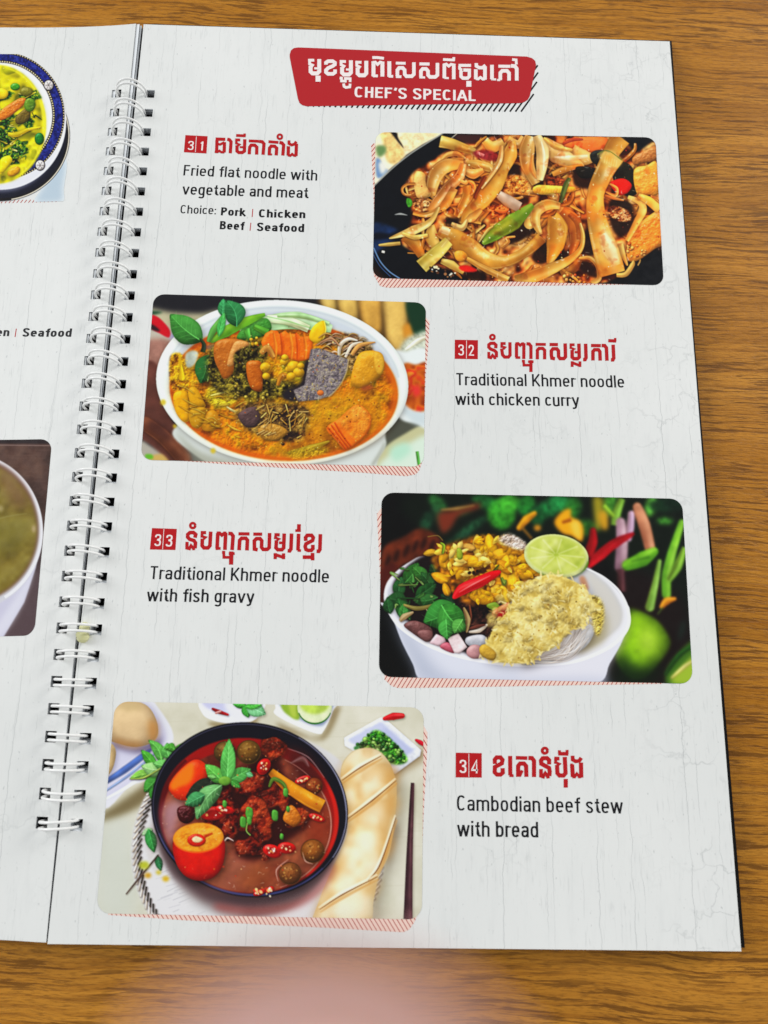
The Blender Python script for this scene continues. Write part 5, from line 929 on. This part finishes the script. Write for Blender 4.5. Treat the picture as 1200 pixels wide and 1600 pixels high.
# ------------------------------------------------------------------ printing
def printed(name, pic, corners, org, k, page, f, r, n, label, up=.00008):
    """a picture printed on a page: a fine sheet of ink cells with rounded corners"""
    q = [at(*c, f) for c in corners]; a, b, c_, d = [np.array(p[:2]) for p in q]                # tl, tr, br, bl
    w = np.linalg.norm(b-a); h = np.linalg.norm(d-a); nu, nv = n, int(n*h/w)
    dv = np.linspace(0, h, nv); e = np.minimum(dv, h-dv); ins = np.where(e < r, r-np.sqrt(np.maximum(r*r-(r-e)**2, 0)), 0)/w
    U = ins[:, None]+np.linspace(0, 1, nu)[None]*(1-2*ins[:, None]); V = (dv/h)[:, None]*np.ones((1, nu))
    XY = a*((1-U)*(1-V))[..., None]+b*(U*(1-V))[..., None]+c_*(U*V)[..., None]+d*((1-U)*V)[..., None]
    Z = np.full(U.shape, TOP) if f is flat else TOP-.0048*(1-np.exp(-np.maximum(GUT-XY[..., 0], 0)/.032))
    P3 = np.dstack([XY, Z+up]); R = (P3-CAM_POS)@CAM_ROT
    X = ((600+FPX*R[..., 0]/-R[..., 2])-org[0])*k; Y = ((800-FPX*R[..., 1]/-R[..., 2])-org[1])*k
    img = blur(pic.c, .6); hh, ww = img.shape[:2]; X = np.clip(X, 0, ww-1.01); Y = np.clip(Y, 0, hh-1.01); xi, yi = X.astype(int), Y.astype(int); fx, fy = (X-xi)[..., None], (Y-yi)[..., None]
    col = (img[yi, xi]*(1-fx)+img[yi, xi+1]*fx)*(1-fy)+(img[yi+1, xi]*(1-fx)+img[yi+1, xi+1]*fx)*fy
    idx = np.arange(nu*nv).reshape(nv, nu); F = np.stack([idx[:-1, :-1], idx[1:, :-1], idx[1:, 1:], idx[:-1, 1:]], -1).reshape(-1, 4)
    if hasattr(pic, 'alpha'): F = F[(pic.alpha[yi, xi] > .5)[:-1, :-1].reshape(-1)]
    me = bpy.data.meshes.new(name); me.vertices.add(nu*nv); me.vertices.foreach_set('co', P3.reshape(-1).astype(np.float32)); me.loops.add(len(F)*4); me.loops.foreach_set('vertex_index', F.reshape(-1).astype(np.int32))
    me.polygons.add(len(F)); me.polygons.foreach_set('loop_start', np.arange(0, len(F)*4, 4, dtype=np.int32)); me.update(calc_edges=True)
    at_ = me.color_attributes.new('ink', 'FLOAT_COLOR', 'POINT'); rgba = np.ones((nu*nv, 4), np.float32); rgba[:, :3] = np.clip(lin(col.reshape(-1, 3))/E_PRINT, .003, .9); at_.data.foreach_set('color', rgba.reshape(-1))
    o = link(name, me, PRINT); child(o, page); o['label'] = label; return o
def strip(g, pts, w, tf, dz):
    """a pen stroke of even width with mitred corners and square ends"""
    p = np.array(pts, float); n = len(p); L = []; R = []
    for i in range(n):
        a = p[i]-p[i-1] if i else p[1]-p[0]; b = p[i+1]-p[i] if i < n-1 else a
        a = a/np.linalg.norm(a); b = b/np.linalg.norm(b); t = a+b; t = t/np.linalg.norm(t) if np.linalg.norm(t) > .2 else b
        nr = np.array((-t[1], t[0])); s = min(1/max(nr@np.array((-a[1], a[0])), .35), 1.5)*w/2; L.append(p[i]+nr*s); R.append(p[i]-nr*s)
    v = [tf(q, dz) for q in L+R]; g.add(v, [[i, i+1, n+i+1, n+i] for i in range(n-1)])
def lettering(name, strokes, org, k, page, f, m, up, label=None, pen=1.2):
    g = Geo(); dz = 0
    def tf(q, dz): return at(org[0]+q[0]/k, org[1]+q[1]/k, f, up+dz)
    for w, *ps in strokes:
        w *= pen
        for q in ps: strip(g, q, w, tf, dz); dz += 2.5e-6
    return fix(mesh(name, g.v, g.f, m), page, label)
def fix(o, page, label=None):
    me = o.data
    bm = bmesh.new(); bm.from_mesh(me)
    for fc in bm.faces:
        if fc.normal.z < 0: fc.normal_flip()
    bm.to_mesh(me); bm.free(); child(o, page)
    if label: o['label'] = label
    return o
def polyprint(name, pts, org, k, page, f, m, up, label=None, rnd=0):
    p = np.array(pts, float)
    g = Geo(); v = [at(org[0]+x/k, org[1]+y/k, f, up) for x, y in p]; g.add(v, [list(range(len(v)))]); return fix(mesh(name, g.v, g.f, m), page, label)
def ringpts(x, y, r, n=16): return [(x+r*math.cos(t), y+r*math.sin(t)) for t in np.linspace(0, 2*math.pi, n+1)]
def words(name, lines, page, f, m, up, label=None):
    """lines: (text, left px, right px, cap height px, pen): set along a baseline on the page"""
    g = Geo()
    for body, a, b, cap, pen in lines:
        G = glyphs(pen); x = 0; st = []
        for ch in body:
            if ch == ' ': x += .26; continue
            adv, q = G[ch]; st += [[(px_+x, py_) for px_, py_ in s] for s in q]; x += adv
        xs = [p[0] for s in st for p in s]; x0, x1 = min(xs)-pen/2, max(xs)+pen/2
        A, B = at(*a, f), at(*b, f); T = at(a[0], a[1]-cap, f); d = (B-A)[:2]; w = np.linalg.norm(d); d = d/w; nrm = np.array((-d[1], d[0])); h = abs((T-A)[:2]@nrm); sx = w/(x1-x0); dz = 0
        for s in st:
            def tf(q, dz_):
                p = A[:2]+d*(q[0]/h-x0)*sx+nrm*q[1]; return (p[0], p[1], f(p[0], p[1])+up+dz_)
            strip(g, [(p[0]*h, p[1]*h) for p in s], pen*h, tf, dz); dz += 1.5e-6
            if dz > 2.4e-5: dz = 0
    return fix(mesh(name, g.v, g.f, m), page, label)
def clip_line(p, q, poly):
    """the pieces of segment pq inside a polygon"""
    ts = [0., 1.]; d = q-p
    for i in range(len(poly)):
        a, b = poly[i], poly[(i+1) % len(poly)]; e = b-a; den = d[0]*e[1]-d[1]*e[0]
        if abs(den) < 1e-9: continue
        t = ((a[0]-p[0])*e[1]-(a[1]-p[1])*e[0])/den; u = ((a[0]-p[0])*d[1]-(a[1]-p[1])*d[0])/den
        if 0 <= u <= 1 and 0 < t < 1: ts.append(t)
    ts.sort(); out = []
    for s, t in zip(ts, ts[1:]):
        mpt = p+d*(s+t)/2; ins = False
        for i in range(len(poly)):
            a, b = poly[i], poly[(i+1) % len(poly)]
            if (a[1] > mpt[1]) != (b[1] > mpt[1]) and mpt[0] < (b[0]-a[0])*(mpt[1]-a[1])/(b[1]-a[1])+a[0]: ins = not ins
        if ins and t-s > 1e-4: out.append((p+d*s, p+d*t))
    return out
def hatching(poly, slope, gap, w, m, page, up, label, f=flat):
    p = np.array(poly, float); g = Geo(); x0, x1, y0, y1 = p[:, 0].min(), p[:, 0].max(), p[:, 1].min(), p[:, 1].max(); H = y1-y0; d = H*slope
    x = x0-abs(d)-gap
    while x < x1+abs(d)+gap:
        for a, b in clip_line(np.array((x, y1)), np.array((x+d, y0)), p): strip(g, [a, b], w, lambda q, dz: at(q[0], q[1], f, up), 0)
        x += gap
    return fix(mesh('hatching', g.v, g.f, m), page, label)
U1, U2, U3, U4 = .00003, .00006, .00009, .00012
# the four pictures of the right page, each over its pink hatched shadow
PICS = [
 ('fried flat noodles on a black plate', noodles, [(587,206.5),(1024,215),(1037,446),(582.5,434.5)], (570,190), 2.5, .0040, 600, .8, 6.2,
  [(588,222),(580,227),(583.5,300),(585,360),(584,430),(594,447),(606,449.5),(800,447),(986,444.5),(986,438),(600,420)]),
 ('curry noodle soup in a white bowl with basil and carrot', curry, [(240.5,459.5),(665.5,473),(662,729.5),(220,718.5)], (210,450), 2.5, .0040, 600, -.8, 6,
  [(664,494),(671,503),(669,540),(665,590),(660,720),(655,735),(650,741),(635,744),(560,738),(450,731.5),(350,725),(262,718.5),(262,708),(640,715)]),
 ('white bowl of noodles with yellow flowers, lime and chilli', salad, [(596.5,769.5),(1065.5,779.5),(1082.5,1068.5),(592,1057.5)], (580,760), 1200/520, .0042, 620, .62, 6.9,
  [(597,792),(589,803),(591,840),(594,905),(600,1040),(601,1062),(612,1072),(622,1075),(720,1074),(840,1071.5),(1035,1068.5),(1035,1060),(620,1050)]),
 ('beef stew in a black bowl beside sliced bread', stew, [(180,1096),(662,1105.5),(659,1436.5),(150.5,1427)], (140,1080), 1200/540, .0042, 640, -.6, 7,
  [(661,1132),(668,1145),(667,1180),(662,1270),(656,1420),(648,1440),(640,1452),(630,1456.5),(520,1450),(410,1444.5),(290,1438),(169,1429.5),(169,1420),(630,1430)])]
for label, fn, cor, org, k, r, n, sl, gap, hp in PICS:
    polyprint('hatch_tint', hp, (0, 0), 1, right, flat, PINK, U1); hatching(hp, sl, gap, 1.15, HATCH, right, U2, None)
    printed('printed_photo', fn(), cor, org, k, right, flat, r, n, label, U3)
# the red heading
z7 = lambda x, y: (440+x/2.857, 60+y/2.857)
ban = [(37,88),(36,72),(42,53),(55,43),(75,40),(1095,81),(1118,88),(1132,100),(1136,118),(1108,258),(1098,275),(1082,285),(1062,289),(112,303),(92,298),(80,288),(73,270)]
sh = [(x+6, y+24) for x, y in ban]; sh[7:12] = [(1140,108),(1143,118),(1144,150),(1112,300),(1092,322)]
hatching([z7(*p) for p in [(115,296),(110,304),(200,306),(400,312),(700,320),(1000,327),(1085,327),(1112,300),(1146,170),(1143,112),(1120,105),(1050,270)]], .72, 8.7, 2.6, BLACK, right, U1, 'black slanted lines under the heading')
polyprint('heading_banner', ban, (440, 60), 2.857, right, flat, BANNER, U2, 'red heading banner')
A_ = [(34,[(102,150),(102,212),(122,231),(172,231),(192,210),(192,82)],[(757,105),(757,262)],[(850,108),(850,264)],[(922,105),(922,266)],[(430,165),(430,224),(450,243),(502,243),(522,222),(522,95)],[(592,170),(592,232),(612,251),(662,251),(682,230),(682,100)]),
 (24,[(76,94),(140,94)],[(92,100),(92,132),(122,146),(108,166)],[(405,106),(470,108)],[(420,110),(420,142),(450,156),(436,174)],[(568,114),(632,116)],[(583,116),(583,150),(612,164),(598,182)],[(745,66),(800,66),(866,75)],[(750,116),(776,114),(800,138),(826,114),(850,118)],[(750,257),(803,257)],[(914,260),(962,262)],[(990,124),(1092,126)],[(990,264),(1048,266)]),
 (18,[(140,178),(190,180)],[(470,190),(520,192)]),(44,[(180,255),(180,318)]),
 (31,[(262,140),(262,120),(285,104),(332,104),(355,120),(355,138),(330,156),(285,175),(262,198),(262,218),(284,236),(335,236),(357,220),(357,190)]),
 (23,[(405,278),(424,280),(424,310),(464,312),(464,284),(514,286),(514,322)],[(446,336),(450,366),(470,378),(510,372),(514,338)]),
 (31,[(1006,262),(1006,197),(1024,174),(1062,174),(1082,197),(1082,240),(1100,261),(1156,261),(1178,240),(1178,116)])]
B_ = [(26,[(102,132),(208,134)],[(510,148),(640,148)],[(925,156),(1050,158)]),(18,[(102,272),(162,274)],[(362,278),(408,280)],[(850,292),(902,294)],[(912,300),(945,300)]),
 (31,[(118,272),(118,207),(136,184),(172,184),(192,207),(192,248),(212,268),(268,268),(290,248),(290,122)],[(362,132),(362,282)],[(460,130),(460,292)],[(945,300),(945,226),(966,204),(1014,204),(1036,228),(1036,306)]),
 (23,[(348,86),(470,92)],[(460,62),(460,98)],[(352,142),(382,134),(408,156),(432,136),(462,142)],[(521,150),(521,182),(548,196)],[(1068,86),(1122,92)]),
 (29,[(545,198),(535,210),(535,262),(556,281),(604,281),(622,262),(622,198),(560,196)],[(695,124),(695,154),(725,172),(760,172),(790,146)]),(44,[(617,310),(617,370)]),
 (32,[(690,188),(690,292)],[(785,160),(785,296)],[(858,142),(858,292)],[(1055,152),(1098,156),(1116,182),(1116,306)]),(23,[(690,286),(714,290),(738,272),(764,292),(786,288)],[(1110,92),(1112,138)])]
lettering('heading_text', A_, (470, 80), 6.667, right, flat, WHITE_INK, U3); lettering('heading_text', B_, (640, 80), 6.667, right, flat, WHITE_INK, U3)
words('heading_text', [("CHEF'S SPECIAL", z7(325,263), z7(872,281), 16.6, .155)], right, flat, WHITE_INK, U3)
# number badges
def badge(c, divider, digits, label):
    polyprint('number_badge', c, (0, 0), 1, right, flat, RED, U1, label)
    g = Geo(); strip(g, divider, .9, lambda q, dz: at(q[0], q[1], flat, U2), 0); fix(mesh('badge_divider', g.v, g.f, WHITE_INK), right)
    words('badge_number', digits, right, flat, WHITE_INK, U2)
z8 = lambda x, y: (260+x/4.615, 190+y/4.615); z32 = lambda x, y: (690+x/3.871, 500+y/3.871); z33 = lambda x, y: (210+x/3.636, 800+y/3.636); z34 = lambda x, y: (690+x/3.871, 1160+y/3.871)
badge([z8(*p) for p in ((137,97),(297,105),(289,230),(126,221))], [z8(216,108), z8(209,220)], [('3', z8(152,204), z8(194,206), 14, .118), ('1', z8(238,208), z8(262,209), 14, .125)], 'red number badge 31')
badge([z32(*p) for p in ((80,119),(220,122),(219,237),(79,235))], [z32(151,124), z32(150,233)], [('3', z32(100,214), z32(135,215), 17, .118), ('2', z32(163,216), z32(200,217), 17, .125)], 'red number badge 32')
badge([z33(*p) for p in ((100,91),(241,96),(233,216),(88,213))], [z33(168,96), z33(160,212)], [('3', z33(112,193), z33(149,194), 18.5, .118), ('3', z33(176,196), z33(214,197), 18.5, .125)], 'red number badge 33')
badge([z34(*p) for p in ((86,62),(243,65),(243,213),(85,212))], [z34(165,68), z34(165,208)], [('3', z34(108,184), z34(150,185), 20.5, .118), ('4', z34(179,186), z34(224,187), 20.5, .125)], 'red number badge 34')
# dish names in Khmer
lettering('dish_name', [(34,[(95,138),(216,142)],[(112,150),(108,292)],[(206,176),(202,306)],[(240,140),(268,146),(288,172),(278,316)],[(362,216),(362,288),(385,306),(430,306),(455,288),(460,140)],[(515,328),(521,240),(540,214),(584,214),(610,240),(608,332)],[(640,166),(678,172),(700,198),(688,334)],[(765,332),(770,250),(790,226),(834,228),(859,252),(852,342)],[(892,180),(924,186),(946,212),(935,344)],[(1006,228),(1002,342)],[(1106,196),(1100,350)]),
 (29,[(352,92),(470,98)],[(340,148),(402,148)],[(510,160),(638,166)],[(756,170),(880,180)],[(1012,154),(1012,194),(1046,212),(1082,200),(1104,168)]),(26,[(112,205),(150,200),(172,212)],[(150,206),(162,240),(204,232)]) if False else (24,[(458,68),(458,104)],[(354,152),(354,192),(396,206),(368,224)],[(114,196),(150,206),(204,178)],[(84,296),(116,300),(142,284),(166,302),(204,302)],[(984,240),(1010,242)],[(996,338),(1028,346),(1052,324),(1078,346),(1102,344)]),(20,[(398,238),(456,240)],[(748,328),(800,330)]),(22,ringpts(898,108,28))],
 (325,200), 8, right, flat, RED, U1)
lettering('dish_name', [(34,ringpts(212,128,38)),(46,[(268,318),(272,262),(240,232),(182,234),(150,258),(150,300),(182,332),(250,358),(279,388),(279,474)],[(368,215+108),(385,430),(420,468),(484,468),(512,435),(510,215)],[(622,235),(622,474)],[(748,230),(746,500)],[(792,240),(838,244),(868,282),(868,500)],[(978,506),(978,352),(1006,320),(1070,320),(1102,352),(1102,506)],[(868,520),(868,722)]),
 (40,[(150,380),(150,470),(186,480),(214,436),(250,480),(276,476)],[(350,236),(436,236)],[(606,240),(650,236),(686,268),(720,240),(752,240)],[(948,250),(1122,252)]),(36,[(370,240),(370,292),(430,302),(395,332)],[(606,476),(686,476)],[(715,536),(744,536),(748,606),(850,606)],[(820,546),(912,548)])],
 (750,515), 10.909, right, flat, RED, U1)
lettering('dish_name', [(46,[(172,456),(124,446),(115,400),(115,332),(140,300),(200,300),(226,332),(228,420),(250,452),(310,452),(336,425),(330,215)],[(440,318),(440,430),(466,454),(525,454),(551,430),(545,218)],[(650,220),(657,440),(642,468),(612,468)],[(765,482),(765,342),(790,314),(850,314),(873,345),(878,484)],[(900,248),(948,250),(975,285),(984,486)],[(1080,235),(1090,445),(1076,472),(1046,472)]),
 (42,[(88,232),(218,234)],[(735,248),(888,250)],[(1005,172),(1128,178)]),(36,[(400,236),(478,236)],[(440,494),(440,582)],[(430,512),(572,566)],[(562,496),(562,582)]),(30,[(418,240),(418,286),(476,302),(440,322)],[(480,352),(550,354)],[(1112,130),(1114,182)])],
 (850,515), 10, right, flat, RED, U1)
lettering('dish_name', [(34,ringpts(212,112,39)),(48,[(246,302),(258,250),(222,220),(166,222),(134,250),(132,292),(162,325),(230,346),(254,380),(247,468)],[(362,316),(358,425),(386,460),(450,460),(480,425),(492,205)],[(603,230),(592,472)],[(726,222),(714,492)],[(768,234),(814,238),(842,275),(826,495)],[(935,497),(945,342),(976,310),(1040,310),(1066,340),(1058,500)]),
 (42,[(122,366),(120,462),(160,472),(184,424),(222,472),(246,468)],[(336,222),(420,222)],[(586,230),(630,228),(666,262),(704,230),(736,232)],[(926,240),(1098,242)]),(36,[(358,226),(354,282),(416,294),(378,322)],[(568,472),(646,468)],[(670,526),(696,528),(698,608),(812,608)],[(775,546),(866,550)]),(54,[(815,516),(810,722)])],
 (280,810), 10, right, flat, RED, U1)
lettering('dish_name', [(48,[(126,490),(76,480),(74,350),(106,317),(164,317),(190,350),(186,450),(212,484),(275,484),(306,455),(313,228)],[(420,340),(412,460),(440,489),(505,489),(532,460),(541,235)],[(655,235),(646,478),(626,507),(594,505)],[(766,240),(756,500)],[(878,352),(874,300),(902,264),(968,264),(995,300),(984,345),(880,398),(867,440),(880,484),(912,499),(965,499),(989,470),(987,412)],[(1106,245),(1098,485),(1080,514),(1046,512)],[(830,605),(962,606)],[(983,540),(985,655)],[(772,90),(768,206)]),
 (42,[(58,245),(196,246)],[(400,542),(400,636)],[(386,562),(552,616)],[(530,546),(530,636)],[(388,254),(470,256)]),(34,[(408,258),(402,306),(466,320),(424,342)],[(460,380),(540,382)],[(714,190),(800,190)],[(750,497),(802,505)])],
 (390,810), 10, right, flat, RED, U1)
lettering('dish_name', [(41,[(100,252),(98,202),(120,176),(165,176),(189,205),(181,245),(100,288),(97,350),(124,377),(166,377),(192,355),(190,302)],[(278,158),(280,385)],[(372,404),(372,276),(395,248),(440,248),(465,276),(469,404)],[(492,182),(534,184),(558,216),(558,406)],[(735,258),(735,208),(710,184),(660,186),(639,215),(644,250),(735,300),(742,340),(738,395)],[(828,264),(832,360),(856,388),(904,388),(928,360),(918,170)],[(930,428),(930,530)],[(1004,258),(1014,405)],[(1108,236),(1112,412)]),
 (36,[(345,180),(480,184)],[(640,312),(640,392),(668,402),(690,360),(718,402),(740,398)],[(842,132),(960,134)],[(795,188),(856,190)],[(1010,156),(1012,202),(1045,222),(1088,216),(1112,180)]),(28,ringpts(685,97,31),[(856,92),(856,132)],[(946,88),(946,132)],[(270,388),(318,390)],[(388,398),(420,328)],[(813,190),(810,236),(858,252),(828,272)],[(1008,402),(1035,404),(1060,366),(1088,404),(1112,402)],[(984,264),(1012,264)])],
 (760,1160), 7.5, right, flat, RED, U1)
# descriptions
words('description_text', [('Fried flat noodle with', z8(122,388), z8(1086,426), 16.5, .118), ('vegetable and meat', z8(112,525), z8(1031,553), 17, .125)], right, flat, BLACK, U1)
words('choice_text', [('Choice:', z8(100,661), z8(356,669), 13, .118), ('Pork', z8(392,676), z8(576,683), 12.6, .178), ('Chicken', z8(666,690), z8(1001,697), 12.6, .178), ('Beef', z8(384,776), z8(568,783), 12.8, .178), ('Seafood', z8(651,788), z8(992,797), 12.8, .178)], right, flat, BLACK, U1)
g = Geo()
for a, b in ((z8(623,630), z8(618,688)), (z8(609,729), z8(603,787))): strip(g, [a, b], 1.3, lambda q, dz: at(q[0], q[1], flat, U1), 0)
fix(mesh('choice_divider', g.v, g.f, RED), right)
words('description_text', [('Traditional Khmer noodle', z32(84,394), z32(1106,409), 19, .118), ('with chicken curry', z32(83,513), z32(834,521), 19, .125)], right, flat, BLACK, U1)
words('description_text', [('Traditional Khmer noodle', z33(82,381), z33(1104,401), 20.5, .118), ('with fish gravy', z33(68,507), z33(680,517), 20.5, .125)], right, flat, BLACK, U1)
words('description_text', [('Cambodian beef stew', z34(93,412), z34(1099,430), 24, .118), ('with bread', z34(93,568), z34(585,575), 24.5, .125)], right, flat, BLACK, U1)
# left page
printed('printed_photo', soup(), [(-105,83),(140,83),(112,314),(-140,316)], (-160, 75), 3, left, leafz, .0001, 420, 'green soup in a blue rimmed plate', U2)
printed('printed_photo', broth(), [(-150,688),(81.5,686),(53.5,993),(-155,998)], (-160, 680), 3, left, leafz, .0042, 420, 'broth in a white bowl on dark wood', U2)
hatching([(-60,312),(95,312),(91,315.5),(-60,319)], .8, 6, 1.1, HATCH, left, U1, None, leafz)
words('choice_text', [('Chicken', (-58, 524.5), (14, 525.3), 12.8, .178), ('Seafood', (34.5, 525.8), (111.2, 526.3), 13, .178)], left, leafz, BLACK, U1)
g = Geo(); strip(g, [(25.5,513.5),(23.5,526.5)], 1.4, lambda q, dz: at(q[0], q[1], leafz, U1), 0); fix(mesh('choice_divider', g.v, g.f, RED), left)
# ------------------------------------------------------------------ a crumb caught in the binding
bm = bmesh.new()
for (x, y, rx, ry, rz) in ((133.5, 982, .0017, .0021, .0011), (131.5, 995.5, .0021, .0019, .0013), (126, 992, .0013, .0012, .0009)):
    p = at(x, y); bmesh.ops.create_icosphere(bm, subdivisions=3, radius=1, matrix=Matrix.Translation((p[0], p[1], TOP+rz*.8))@Matrix.Diagonal((rx, ry, rz, 1)))
rr = np.random.default_rng(9)
for vv in bm.verts: vv.co += Vector(rr.normal(0, .00006, 3))
me = bpy.data.meshes.new('food_crumb'); bm.to_mesh(me); bm.free()
m_, N_, L_, b_ = mat('pale_yellow_crumb', (.66, .65, .34), .5); kk = Nd(N_, L_); L_.new(kk.mix(kk.noise(kk.new('NewGeometry').outputs['Position'], 700, 3), (.58, .57, .26), (.76, .75, .46)), b_.inputs['Base Color']); b_.inputs['Subsurface Weight'].default_value = .3; b_.inputs['Subsurface Radius'].default_value = (.001, .001, .0005)
crumb = link('food_crumb', me, m_); me.polygons.foreach_set('use_smooth', [True]*len(me.polygons))
rm = crumb.modifiers.new('remesh', 'REMESH'); rm.mode = 'VOXEL'; rm.voxel_size = .00022; rm.use_smooth_shade = True
crumb['label'] = 'small pale yellow food crumb caught under the white wire binding'; crumb['category'] = 'crumb'
# ------------------------------------------------------------------ the photographer's fingertip close below the lens
def camspace(p): return CAM_POS+CAM_ROT@np.array(p, float)
prof = [(0, .02), (.0008, .0028), (.002, .0043), (.004, .0058), (.0065, .0067), (.010, .0072), (.016, .0075), (.022, .0075), (.027, .0079), (.032, .0078), (.040, .0080), (.050, .0086), (.058, .0084)]
prof[0] = (0, .0006); ax0 = np.array((-.0006, -.0068, -.0086)); axd = np.array((-.10, -.98, -.12)); axd /= np.linalg.norm(axd)
side = np.cross(axd, (0, 0, 1.)); side /= np.linalg.norm(side); nrm_ = np.cross(side, axd); v = []; n = 28
for d, r in prof:
    for k in range(n):
        t = 2*math.pi*k/n; v.append(camspace(ax0+axd*d+side*r*math.cos(t)*.74+nrm_*r*math.sin(t)*.86))
f = [[i*n+k, i*n+(k+1) % n, (i+1)*n+(k+1) % n, (i+1)*n+k] for i in range(len(prof)-1) for k in range(n)]+[list(range(n))[::-1], [(len(prof)-1)*n+k for k in range(n)]]
m_, N_, L_, b_ = mat('skin', (.42, .24, .21), .5); kk = Nd(N_, L_); L_.new(kk.mix(kk.noise(kk.new('NewGeometry').outputs['Position'], 180, 3), (.60, .375, .345), (.68, .44, .41)), b_.inputs['Base Color']); b_.inputs['Subsurface Weight'].default_value = .25; b_.inputs['Subsurface Radius'].default_value = (.004, .0015, .0008); b_.inputs['Subsurface Scale'].default_value = 1
finger = mesh('finger', v, f, m_, None, True); finger.modifiers.new('smooth', 'SUBSURF').render_levels = 2; finger['label'] = 'blurred fingertip of the person taking the picture, at the bottom edge'; finger['category'] = 'finger'
nv = []; 
for i, d in enumerate(np.linspace(.0012, .011, 7)):
    hw = .0048*min(1, .62+.5*math.sin(i/6*2.4)); r = np.interp(d, [q[0] for q in prof], [q[1] for q in prof])
    for t in np.linspace(-1, 1, 9): a = math.asin(min(.95, hw*.74*abs(t)/(r*.74)))*(1 if t >= 0 else -1); nv.append(camspace(ax0+axd*d+side*(r*.74+.0002)*math.sin(a)-nrm_*(r*.86+.00025)*math.cos(a)))
nail = mesh('nail', nv, [[i*9+k, i*9+k+1, (i+1)*9+k+1, (i+1)*9+k] for i in range(6) for k in range(8)], mat('nail', (.62, .38, .34), .3)[0], None, True); nail.modifiers.new('thick', 'SOLIDIFY').thickness = .0003
bpy.context.view_layer.update(); child(nail, finger)
